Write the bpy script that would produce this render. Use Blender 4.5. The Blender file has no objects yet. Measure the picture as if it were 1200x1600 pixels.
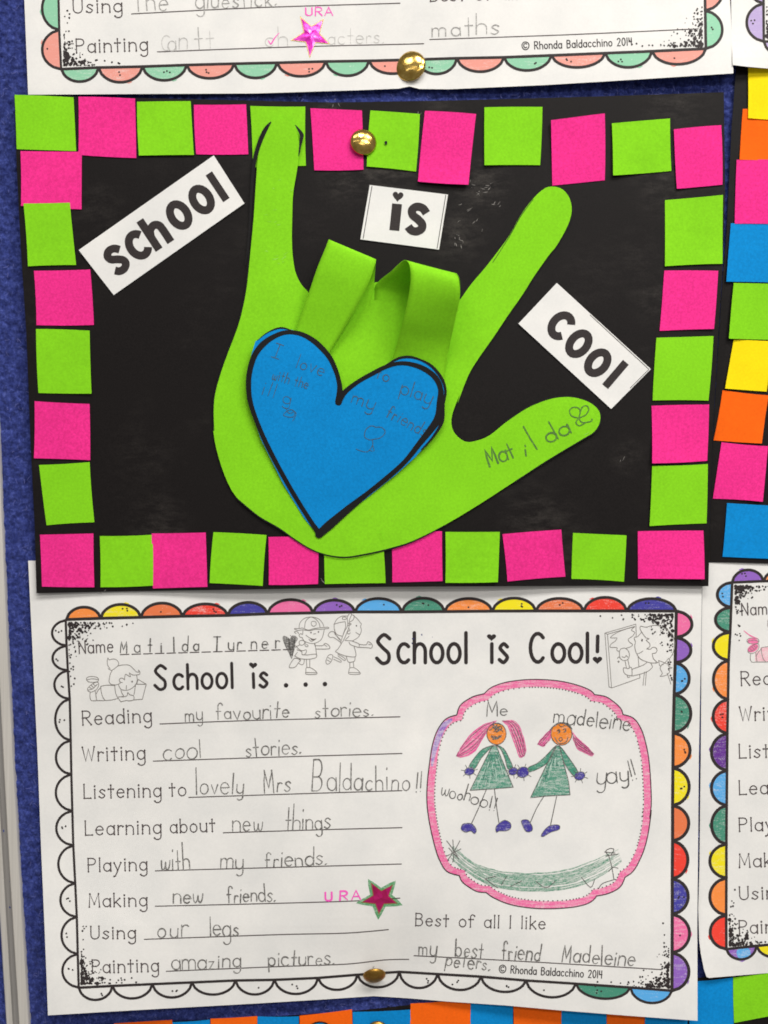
import bpy, math, random
import numpy as np
from mathutils import Vector, Matrix
from mathutils.geometry import delaunay_2d_cdt

random.seed(7)
SC = bpy.context.scene
COL = SC.collection
S = 0.000275            # metres on the board per unit of the layout grid
D = 0.46                # camera distance from the board

# ------------------------------------------------------------------ camera, light
cam_d = bpy.data.cameras.new("camera")
cam = bpy.data.objects.new("camera", cam_d)
COL.objects.link(cam)
cam.location = (0, -D, 0)
cam.rotation_euler = (math.radians(90), 0, 0)
cam_d.sensor_fit = 'VERTICAL'
cam_d.angle_y = 2 * math.atan(800 * S / D)
cam_d.clip_start = 0.01
cam_d.clip_end = 50
SC.camera = cam

W = bpy.data.worlds.new("World")
SC.world = W
W.use_nodes = True
W.node_tree.nodes["Background"].inputs[0].default_value = (1.0, 0.965, 0.92, 1)
W.node_tree.nodes["Background"].inputs[1].default_value = 0.25

SC.view_settings.view_transform = 'Standard'
SC.view_settings.look = 'None'
SC.view_settings.exposure = 0.0
SC.view_settings.gamma = 1.0
SC.cycles.filter_width = 1.75


def ceiling_panel(loc, sx, sy, power, col=(1, 0.972, 0.935)):
    l = bpy.data.lights.new("ceiling_light", 'AREA')
    l.shape = 'RECTANGLE'
    l.size = sx
    l.size_y = sy
    l.energy = power
    l.color = col
    o = bpy.data.objects.new("ceiling_light", l)
    o.location = loc
    o.rotation_euler = (0, 0, 0)
    COL.objects.link(o)


# rows of fluorescent ceiling fittings in the classroom in front of the board
ceiling_panel((0.62, -0.72, 0.95), 0.34, 0.34, 11.3)
ceiling_panel((0.10, -0.72, 0.95), 0.34, 0.34, 7.3)
ceiling_panel((-0.40, -0.72, 0.95), 0.34, 0.34, 3.1)
ceiling_panel((0.95, -2.0, 1.05), 1.2, 0.30, 32.2)
ceiling_panel((-0.75, -2.0, 1.05), 1.2, 0.30, 4.2)
ceiling_panel((0.5, -3.6, 1.05), 1.2, 0.30, 25.0)


# ------------------------------------------------------------------ colour helpers
def lin(c):
    r = []
    for v in c:
        v = v / 255.0
        r.append(v / 12.92 if v <= 0.04045 else ((v + 0.055) / 1.055) ** 2.4)
    return (*r, 1.0)


def new_mat(name):
    m = bpy.data.materials.new(name)
    m.use_nodes = True
    nt = m.node_tree
    return m, nt, nt.nodes["Principled BSDF"]


def node(nt, t, **kw):
    n = nt.nodes.new(t)
    for k, v in kw.items():
        setattr(n, k, v)
    return n


def noise(nt, scale, detail=3, rough=0.6, vec=None):
    n = node(nt, 'ShaderNodeTexNoise')
    n.inputs['Scale'].default_value = scale
    n.inputs['Detail'].default_value = detail
    n.inputs['Roughness'].default_value = rough
    if vec is not None:
        nt.links.new(vec, n.inputs['Vector'])
    return n


def coords(nt, rot=0.0, scale=(1, 1, 1)):
    g = node(nt, 'ShaderNodeNewGeometry')
    mp = node(nt, 'ShaderNodeMapping')
    mp.inputs['Rotation'].default_value = (0, rot, 0)
    mp.inputs['Scale'].default_value = scale
    nt.links.new(g.outputs['Position'], mp.inputs['Vector'])
    return mp.outputs['Vector']


def ramp(nt, src, stops):
    r = node(nt, 'ShaderNodeValToRGB')
    el = r.color_ramp.elements
    while len(el) > 1:
        el.remove(el[0])
    el[0].position = stops[0][0]
    el[0].color = stops[0][1]
    for p, c in stops[1:]:
        e = el.new(p)
        e.color = c
    nt.links.new(src, r.inputs['Fac'])
    return r.outputs['Color']


def mul(c, f):
    return (min(c[0] * f, 1), min(c[1] * f, 1), min(c[2] * f, 1), 1)


def mix(nt, fac, a, b):
    n = node(nt, 'ShaderNodeMix', data_type='RGBA')
    for sock, v in ((n.inputs[0], fac), (n.inputs[6], a), (n.inputs[7], b)):
        if isinstance(v, (tuple, float, int)):
            sock.default_value = v
        else:
            nt.links.new(v, sock)
    return n.outputs[2]


def bump(nt, bsdf, src, strength, dist):
    b = node(nt, 'ShaderNodeBump')
    b.inputs['Strength'].default_value = strength
    b.inputs['Distance'].default_value = dist
    nt.links.new(src, b.inputs['Height'])
    nt.links.new(b.outputs['Normal'], bsdf.inputs['Normal'])


def paper_mat(name, c, grain=0.06, rough=0.8, spec=0.10):
    """dyed paper: fibre grain plus slow blotches"""
    m, nt, b = new_mat(name)
    v = coords(nt)
    n1 = noise(nt, 950, 4, 0.75, v)
    n2 = noise(nt, 48, 4, 0.6, v)
    c1 = ramp(nt, n1.outputs['Fac'], [(0.3, mul(c, 1 - grain * 1.7)), (0.7, mul(c, 1 + grain * 1.3))])
    c2 = ramp(nt, n2.outputs['Fac'], [(0.3, (0.91, 0.92, 0.93, 1)), (0.7, (1.02, 1.02, 1.02, 1))])
    mx = node(nt, 'ShaderNodeMix', data_type='RGBA', blend_type='MULTIPLY')
    mx.inputs[0].default_value = 1
    nt.links.new(c1, mx.inputs[6])
    nt.links.new(c2, mx.inputs[7])
    nt.links.new(mx.outputs[2], b.inputs['Base Color'])
    b.inputs['Roughness'].default_value = rough
    b.inputs['Specular IOR Level'].default_value = spec
    bump(nt, b, n1.outputs['Fac'], 0.12, 0.0001)
    return m


WHITE = (0.80, 0.785, 0.755, 1)
M_white = paper_mat("white_paper", WHITE, 0.018, 0.7, 0.2)
M_lime = paper_mat("lime_paper", (0.235, 0.645, 0.014, 1), 0.07)
M_pink = paper_mat("pink_paper", (0.93, 0.032, 0.265, 1), 0.15)
M_blue = paper_mat("blue_paper", (0.003, 0.245, 0.62, 1), 0.10)
M_orange = paper_mat("orange_paper", (0.95, 0.135, 0.006, 1), 0.06)
M_yellow = paper_mat("yellow_paper", (0.93, 0.72, 0.006, 1), 0.05)


def black_card():
    m, nt, b = new_mat("black_card")
    v = coords(nt)
    base = (0.0085, 0.0068, 0.0066, 1)
    n_big = noise(nt, 26, 4, 0.6, v)
    n_mid = noise(nt, 120, 6, 0.72, coords(nt, 0.5, (1, 1, 2.6)))
    n_f = noise(nt, 1700, 2, 0.6, v)
    f1 = ramp(nt, n_big.outputs['Fac'], [(0.52, (0, 0, 0, 1)), (0.80, (1, 1, 1, 1))])
    f2 = ramp(nt, n_mid.outputs['Fac'], [(0.42, (0, 0, 0, 1)), (0.72, (1, 1, 1, 1))])
    mm = node(nt, 'ShaderNodeMath', operation='MULTIPLY')
    nt.links.new(f1, mm.inputs[0])
    nt.links.new(f2, mm.inputs[1])
    # glue stains where squares and strips were pushed about
    dim = node(nt, 'ShaderNodeMath', operation='MULTIPLY')
    dim.inputs[1].default_value = 0.35
    nt.links.new(mm.outputs[0], dim.inputs[0])
    tot = dim.outputs[0]
    gpos = node(nt, 'ShaderNodeNewGeometry').outputs['Position']
    for sx_, sy_, sr_, amp in [(712, 372, 60, .8), (748, 292, 60, .9), (610, 272, 75, .8), (540, 285, 60, .6), (1030, 292, 70, .6), (1025, 470, 60, .5),
                               (850, 842, 90, .6), (520, 166, 40, .7), (160, 330, 60, .35), (250, 822, 70, .45), (975, 715, 40, .5), (1050, 165, 80, .5), (690, 170, 50, .5)]:
        dn = node(nt, 'ShaderNodeVectorMath', operation='DISTANCE')
        nt.links.new(gpos, dn.inputs[0])
        dn.inputs[1].default_value = ((sx_ - 600) * S, -0.006, (800 - sy_) * S)
        mr = node(nt, 'ShaderNodeMapRange', interpolation_type='SMOOTHSTEP')
        nt.links.new(dn.outputs['Value'], mr.inputs['Value'])
        mr.inputs['From Min'].default_value = 0
        mr.inputs['From Max'].default_value = sr_ * S
        mr.inputs['To Min'].default_value = amp
        mr.inputs['To Max'].default_value = 0
        mu = node(nt, 'ShaderNodeMath', operation='MULTIPLY_ADD')
        nt.links.new(mr.outputs['Result'], mu.inputs[0])
        nt.links.new(f2, mu.inputs[1])
        nt.links.new(tot, mu.inputs[2])
        tot = mu.outputs[0]
    cl = node(nt, 'ShaderNodeClamp')
    nt.links.new(tot, cl.inputs['Value'])
    c = mix(nt, cl.outputs['Result'], base, (0.06, 0.053, 0.047, 1))
    gr = ramp(nt, n_f.outputs['Fac'], [(0.3, (0.72, 0.72, 0.72, 1)), (0.7, (1.25, 1.25, 1.25, 1))])
    mx = node(nt, 'ShaderNodeMix', data_type='RGBA', blend_type='MULTIPLY')
    mx.inputs[0].default_value = 1
    nt.links.new(c, mx.inputs[6])
    nt.links.new(gr, mx.inputs[7])
    nt.links.new(mx.outputs[2], b.inputs['Base Color'])
    b.inputs['Roughness'].default_value = 0.55
    b.inputs['Specular IOR Level'].default_value = 0.12
    bump(nt, b, n_f.outputs['Fac'], 0.2, 0.0001)
    return m


M_card = black_card()


def ink_mat(name, c, amount=0.25):
    m, nt, b = new_mat(name)
    n = noise(nt, 2600, 2, 0.6, coords(nt))
    c1 = ramp(nt, n.outputs['Fac'], [(0.3, c), (0.75, mul(c, 1 + amount * 4))])
    nt.links.new(c1, b.inputs['Base Color'])
    b.inputs['Roughness'].default_value = 0.5
    b.inputs['Specular IOR Level'].default_value = 0.12
    return m


M_ink = ink_mat("printed_ink", (0.027, 0.022, 0.022, 1), 0.2)
M_inkthin = ink_mat("fine_printed_ink", (0.060, 0.048, 0.048, 1))
M_inkgrey = ink_mat("grey_printed_ink", (0.20, 0.185, 0.172, 1), 0.1)
M_marker = ink_mat("black_marker", (0.009, 0.0085, 0.009, 1), 0.1)
M_magenta = ink_mat("pink_pen", (0.85, 0.12, 0.50, 1), 0.05)


def pencil_mat(name, c, angle=0.3, cover=0.5, ground=WHITE, aniso=5.0, fine=1500):
    """pencil: pigment caught on the tooth of the paper, laid in strokes"""
    m, nt, b = new_mat(name)
    v1 = coords(nt, angle, (1.0 / aniso, 1, 1))
    n1 = noise(nt, fine, 3, 0.65, v1)
    n2 = noise(nt, 2100, 2, 0.6, coords(nt))
    add = node(nt, 'ShaderNodeMath', operation='MULTIPLY_ADD')
    add.inputs[1].default_value = 0.45
    nt.links.new(n2.outputs['Fac'], add.inputs[0])
    sc = node(nt, 'ShaderNodeMath', operation='MULTIPLY')
    sc.inputs[1].default_value = 0.55
    nt.links.new(n1.outputs['Fac'], sc.inputs[0])
    nt.links.new(sc.outputs[0], add.inputs[2])
    t = 0.62 - 0.26 * cover
    f = ramp(nt, add.outputs[0], [(t - 0.14, (0, 0, 0, 1)), (t + 0.06, (1, 1, 1, 1))])
    pale = tuple(ground[i] * 0.62 + c[i] * 0.38 for i in range(3)) + (1,)
    col = mix(nt, f, pale, c)
    nt.links.new(col, b.inputs['Base Color'])
    b.inputs['Roughness'].default_value = 0.6
    b.inputs['Specular IOR Level'].default_value = 0.25
    return m


M_graphite = pencil_mat("graphite_pencil", (0.125, 0.118, 0.11, 1), 0.2, 0.62, aniso=1.5)
M_graphite_dk = pencil_mat("dark_graphite_pencil", (0.085, 0.08, 0.075, 1), 0.2, 0.7, aniso=1.5)
M_graphite_lt = pencil_mat("faint_graphite_pencil", (0.52, 0.51, 0.49, 1), 0.2, 0.45, aniso=1.5)
M_graph_blue = pencil_mat("pencil_on_blue", (0.05, 0.095, 0.14, 1), 0.2, 0.6, (0.003, 0.245, 0.60, 1), aniso=1.5)
M_graph_green = pencil_mat("pencil_on_green", (0.075, 0.17, 0.035, 1), 0.2, 0.75, (0.22, 0.62, 0.012, 1), aniso=1.5)

PC = {
    'orange': (0.90, 0.27, 0.055), 'yellow': (0.86, 0.73, 0.012), 'burnt': (0.78, 0.19, 0.07),
    'red': (0.84, 0.055, 0.035), 'navy': (0.055, 0.05, 0.33), 'pink': (0.82, 0.155, 0.36),
    'purple': (0.27, 0.12, 0.50), 'sky': (0.10, 0.40, 0.78), 'teal': (0.06, 0.27, 0.18),
    'mint': (0.27, 0.58, 0.38), 'salmon': (0.80, 0.32, 0.26), 'lilac': (0.46, 0.36, 0.62),
    'violet': (0.13, 0.03, 0.28), 'skin': (0.84, 0.25, 0.025), 'blueviolet': (0.055, 0.04, 0.30),
}
_pm = {}


def pm(cname, ang=0.2, cover=0.62):
    k = (cname, round(ang, 1), round(cover, 2))
    if k not in _pm:
        _pm[k] = pencil_mat(cname + "_pencil", PC[cname] + (1,), ang, cover, aniso=6, fine=1250)
    return _pm[k]


def simple(name, c, rough, metal=0.0, spec=0.4):
    m, nt, b = new_mat(name)
    b.inputs['Base Color'].default_value = c
    b.inputs['Roughness'].default_value = rough
    b.inputs['Metallic'].default_value = metal
    b.inputs['Specular IOR Level'].default_value = spec
    return m


def brass_mat(name, c1, c2, rough):
    m, nt, b = new_mat(name)
    n = noise(nt, 420, 4, 0.65, coords(nt))
    c = ramp(nt, n.outputs['Fac'], [(0.32, c1), (0.68, c2)])
    nt.links.new(c, b.inputs['Base Color'])
    b.inputs['Metallic'].default_value = 1
    r = ramp(nt, n.outputs['Fac'], [(0.3, (rough + 0.08,) * 3 + (1,)), (0.7, (rough,) * 3 + (1,))])
    nt.links.new(r, b.inputs['Roughness'])
    n2 = noise(nt, 380, 1, 0.5, coords(nt))
    bump(nt, b, n2.outputs['Fac'], 0.3, 0.0004)
    return m


M_brass = brass_mat("brass", (0.42, 0.25, 0.045, 1), (0.74, 0.52, 0.16, 1), 0.13)
M_brass_dk = brass_mat("dark_brass", (0.30, 0.15, 0.03, 1), (0.46, 0.27, 0.06, 1), 0.36)  # darker brown, rougher brass for the lowest pins
M_steel = simple("steel_pin", (0.55, 0.54, 0.52, 1), 0.3, 1)


def felt_mat():
    m, nt, b = new_mat("navy_felt")
    v = coords(nt)
    n1 = noise(nt, 900, 4, 0.7, v)
    n2 = noise(nt, 330, 3, 0.65, v)
    c1 = ramp(nt, n1.outputs['Fac'], [(0.28, (0.012, 0.017, 0.088, 1)), (0.55, (0.034, 0.050, 0.215, 1)),
                                      (0.80, (0.095, 0.125, 0.38, 1))])
    c2 = ramp(nt, n2.outputs['Fac'], [(0.32, (0.6, 0.6, 0.66, 1)), (0.68, (1.5, 1.45, 1.35, 1))])
    mx = node(nt, 'ShaderNodeMix', data_type='RGBA', blend_type='MULTIPLY')
    mx.inputs[0].default_value = 1
    nt.links.new(c1, mx.inputs[6])
    nt.links.new(c2, mx.inputs[7])
    nt.links.new(mx.outputs[2], b.inputs['Base Color'])
    b.inputs['Roughness'].default_value = 0.95
    b.inputs['Specular IOR Level'].default_value = 0.05
    b.inputs['Sheen Weight'].default_value = 0.25
    b.inputs['Sheen Tint'].default_value = (0.45, 0.5, 0.9, 1)
    bump(nt, b, n1.outputs['Fac'], 0.8, 0.0006)
    return m


M_felt = felt_mat()


def alu_mat(name, c):
    m, nt, b = new_mat(name)
    n = noise(nt, 300, 3, 0.6, coords(nt, 0.05, (4, 1, 0.05)))
    cc = ramp(nt, n.outputs['Fac'], [(0.3, mul(c, 0.88)), (0.7, mul(c, 1.06))])
    nt.links.new(cc, b.inputs['Base Color'])
    b.inputs['Metallic'].default_value = 0.35
    b.inputs['Roughness'].default_value = 0.42
    return m


M_alu = alu_mat("brushed_aluminium", (0.66, 0.63, 0.58, 1))
M_alu_dk = alu_mat("dark_aluminium", (0.33, 0.315, 0.30, 1))  # same finish as the rail, only a darker colour for the groove
M_wall = paper_mat("beige_wall_paint", (0.40, 0.31, 0.21, 1), 0.05)
M_gold = simple("gold_foil", (0.90, 0.66, 0.22, 1), 0.25, 1)


def foil_mat(name, c1, c2):
    m, nt, b = new_mat(name)
    vo = node(nt, 'ShaderNodeTexVoronoi')
    vo.inputs['Scale'].default_value = 330
    nt.links.new(coords(nt), vo.inputs['Vector'])
    c = ramp(nt, vo.outputs['Color'], [(0.2, c1), (0.8, c2)])
    nt.links.new(c, b.inputs['Base Color'])
    b.inputs['Metallic'].default_value = 0.35
    b.inputs['Roughness'].default_value = 0.22
    bump(nt, b, vo.outputs['Distance'], 0.5, 0.0006)
    return m


M_foil_hot = foil_mat("hot_pink_foil", (0.72, 0.02, 0.45, 1), (0.95, 0.14, 0.72, 1))
M_foil_red = foil_mat("crimson_foil", (0.42, 0.008, 0.10, 1), (0.56, 0.012, 0.17, 1))


# ------------------------------------------------------------------ geometry helpers
def P(px, py, h):
    k = (D - h) / D * S
    return ((px - 600) * k, -h, (800 - py) * k)


def Z(x0, y0, s):
    """points read off an enlarged detail of the layout -> layout units"""
    def f(txt):
        out = []
        for t in txt.split():
            a, b = t.split(',')
            out.append((x0 + float(a) / s, y0 + float(b) / s))
        return out
    return f


def sm(pts, n=5, closed=False):
    """Catmull-Rom through the points"""
    p = [np.array(q, float) for q in pts]
    m = len(p)
    out = []
    rng = range(m) if closed else range(m - 1)
    for i in rng:
        if closed:
            a, b, c, d = p[(i - 1) % m], p[i], p[(i + 1) % m], p[(i + 2) % m]
        else:
            a, b, c, d = p[max(i - 1, 0)], p[i], p[i + 1], p[min(i + 2, m - 1)]
        for k in range(n):
            t = k / n
            out.append(0.5 * ((2 * b) + (c - a) * t + (2 * a - 5 * b + 4 * c - d) * t * t + (3 * b - a - 3 * c + d) * t ** 3))
    if not closed:
        out.append(p[-1])
    return [tuple(q) for q in out]


def ell(cx, cy, rx, ry, n=24, rot=0.0):
    out = []
    for i in range(n):
        a = 2 * math.pi * i / n
        x, y = rx * math.cos(a), ry * math.sin(a)
        out.append((cx + x * math.cos(rot) - y * math.sin(rot), cy + x * math.sin(rot) + y * math.cos(rot)))
    return out


def resample(poly, step, closed=True):
    out = []
    m = len(poly)
    for i in range(m if closed else m - 1):
        a, b = poly[i], poly[(i + 1) % m]
        L = math.hypot(b[0] - a[0], b[1] - a[1])
        k = max(1, int(L / step))
        for j in range(k):
            t = j / k
            out.append((a[0] + (b[0] - a[0]) * t, a[1] + (b[1] - a[1]) * t))
    if not closed:
        out.append(poly[-1])
    return out


def inside(poly, X, Y):
    c = np.zeros(X.shape, bool)
    n = len(poly)
    j = n - 1
    for i in range(n):
        xi, yi = poly[i]
        xj, yj = poly[j]
        if yi != yj:
            cond = ((yi > Y) != (yj > Y)) & (X < (xj - xi) * (Y - yi) / (yj - yi) + xi)
            c ^= cond
        j = i
    return c


def triangulate(poly, grid):
    b = resample(poly, grid)
    xs = [p[0] for p in b]
    ys = [p[1] for p in b]
    pts = [Vector((x, -y)) for x, y in b]
    gx = np.arange(min(xs) + grid * 0.5, max(xs), grid)
    gy = np.arange(min(ys) + grid * 0.5, max(ys), grid)
    if len(gx) and len(gy):
        X, Y = np.meshgrid(gx, gy)
        ok = inside(b, X, Y)
        for x, y in zip(X[ok], Y[ok]):
            pts.append(Vector((x, -y)))
    n = len(b)
    edges = [(i, (i + 1) % n) for i in range(n)]
    v, e, f, _, _, _ = delaunay_2d_cdt(pts, edges, [], 1, 1e-4)
    V = [(q.x, -q.y) for q in v]
    F = []
    for t in f:
        a, b_, c = [v[i] for i in t[:3]]
        if (b_ - a).cross(c - a) < 0:
            t = list(reversed(t))
        F.append(tuple(t))
    return V, F


class Part:
    """collects flat shapes lying on a (gently bent) surface, then links them as ONE mesh"""

    def __init__(self, surf):
        self.s = surf
        self.v, self.f, self.m = [], [], []
        self.k = 0

    def fill(self, poly, off=0.0, grid=12, mi=0, thick=0.0):
        V, F = triangulate(poly, grid)
        b = len(self.v)
        self.v += [(x, y, off) for x, y in V]
        self.f += [tuple(i + b for i in t) for t in F]
        self.m += [mi] * len(F)
        if thick:
            n = len(V)
            self.v += [(x, y, off - thick) for x, y in V]
            cnt = {}
            for t in F:
                for i in range(len(t)):
                    a, c = t[i], t[(i + 1) % len(t)]
                    cnt[(a, c)] = 1
                self.f.append(tuple(i + b + n for i in reversed(t)))
                self.m.append(mi)
            for (a, c) in cnt:
                if (c, a) not in cnt:
                    self.f.append((b + a, b + n + a, b + n + c, b + c))
                    self.m.append(mi)
        return self

    def ribbon(self, pts, w, off=6e-5, mi=0, closed=False, cap=True):
        self.k += 1
        off = off + (self.k % 23) * 2.5e-6
        q = []
        for p in pts:
            if not q or abs(p[0] - q[-1][0]) + abs(p[1] - q[-1][1]) > 1e-3:
                q.append(p)
        if closed and len(q) > 2 and abs(q[0][0] - q[-1][0]) + abs(q[0][1] - q[-1][1]) < 1e-3:
            q.pop()
        n = len(q)
        if n < 2:
            return self
        A = np.array([(p[0], p[1]) for p in q])
        if isinstance(w, (int, float)):
            ws = [w] * n
        else:
            ws = list(np.interp(np.linspace(0, 1, n), np.linspace(0, 1, len(w)), w))
        b = len(self.v)
        L, R = [], []
        for i in range(n):
            p0 = A[i - 1] if (i > 0 or closed) else A[i]
            p1 = A[(i + 1) % n] if (i < n - 1 or closed) else A[i]
            d0 = A[i] - p0
            d1 = p1 - A[i]
            l0, l1 = np.hypot(*d0), np.hypot(*d1)
            if l0 < 1e-9:
                d0, l0 = d1, l1
            if l1 < 1e-9:
                d1, l1 = d0, l0
            d0 = d0 / l0
            d1 = d1 / l1
            t = d0 + d1
            lt = np.hypot(*t)
            if lt < 0.3:
                t = d1
                lt = 1
                k = 1
            else:
                k = min(1.6, 2.0 / lt)
            t = t / max(np.hypot(*t), 1e-9)
            nrm = np.array([-t[1], t[0]]) * ws[i] * 0.5 * k
            o = off + i * 4e-7
            L.append((A[i][0] - nrm[0], A[i][1] - nrm[1], o))
            R.append((A[i][0] + nrm[0], A[i][1] + nrm[1], o))
        self.v += L + R
        for i in range(n if closed else n - 1):
            j = (i + 1) % n
            self.f.append((b + i, b + n + i, b + n + j, b + j))
            self.m.append(mi)
        if cap and not closed:
            for i, sgn in ((0, -1), (n - 1, 1)):
                j = 1 if i == 0 else n - 2
                d = A[i] - A[j]
                a0 = math.atan2(d[1], d[0])
                r = ws[i] * 0.5
                bb = len(self.v)
                o = off + i * 4e-7
                arc = [(A[i][0] + r * math.cos(a0 + a), A[i][1] + r * math.sin(a0 + a), o)
                       for a in np.linspace(math.pi / 2, -math.pi / 2, 6)]
                self.v += arc
                self.f.append(tuple(range(bb, bb + 6)))
                self.m.append(mi)
        return self

    def disc(self, cx, cy, r, off=6e-5, mi=0, n=8):
        self.k += 1
        b = len(self.v)
        o = off + (self.k % 23) * 2.5e-6
        for i in range(n):
            a = -2 * math.pi * i / n
            self.v.append((cx + r * math.cos(a), cy + r * math.sin(a), o))
        self.f.append(tuple(range(b, b + n)))
        self.m.append(mi)
        return self

    def build(self, name, mats, parent=None, label=None):
        if not isinstance(mats, (list, tuple)):
            mats = [mats]
        me = bpy.data.meshes.new(name)
        h = self.s
        me.from_pydata([P(x, y, h(x, y) + o) for x, y, o in self.v], [], self.f)
        for m in mats:
            me.materials.append(m)
        me.polygons.foreach_set('material_index', self.m)
        me.update()
        o = bpy.data.objects.new(name, me)
        COL.objects.link(o)
        if parent is not None:
            o.parent = parent
            o.matrix_parent_inverse = Matrix.Translation(-world_loc(parent))
        if label:
            o['label'] = label
        return o


def world_loc(o):
    v = Vector(o.location)
    return v if o.parent is None or o.type != 'EMPTY' else v


def link_child(o, parent):
    o.parent = parent
    if parent.type == 'EMPTY':
        o.matrix_parent_inverse = Matrix.Translation(-Vector(parent.location))


def thing(name, label, cat, loc, group=None):
    o = bpy.data.objects.new(name, None)
    o.empty_display_size = 0.01
    o.location = loc
    COL.objects.link(o)
    o['label'] = label
    o['category'] = cat
    if group:
        o['group'] = group
    return o


def mesh_obj(name, v, f, mat, parent=None, smooth=False):
    me = bpy.data.meshes.new(name)
    me.from_pydata(v, [], f)
    me.materials.append(mat)
    if smooth:
        me.polygons.foreach_set('use_smooth', [True] * len(me.polygons))
    me.update()
    o = bpy.data.objects.new(name, me)
    COL.objects.link(o)
    if parent is not None:
        link_child(o, parent)
    return o


# ------------------------------------------------------------------ single-stroke alphabet
def A(cx, cy, rx, ry, a0, a1, n=None):
    n = n or max(5, int(abs(a1 - a0) / 18))
    return [(cx + rx * math.cos(math.radians(a)), cy + ry * math.sin(math.radians(a))) for a in np.linspace(a0, a1, n)]


def Ln(*p):
    return list(p)


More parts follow.
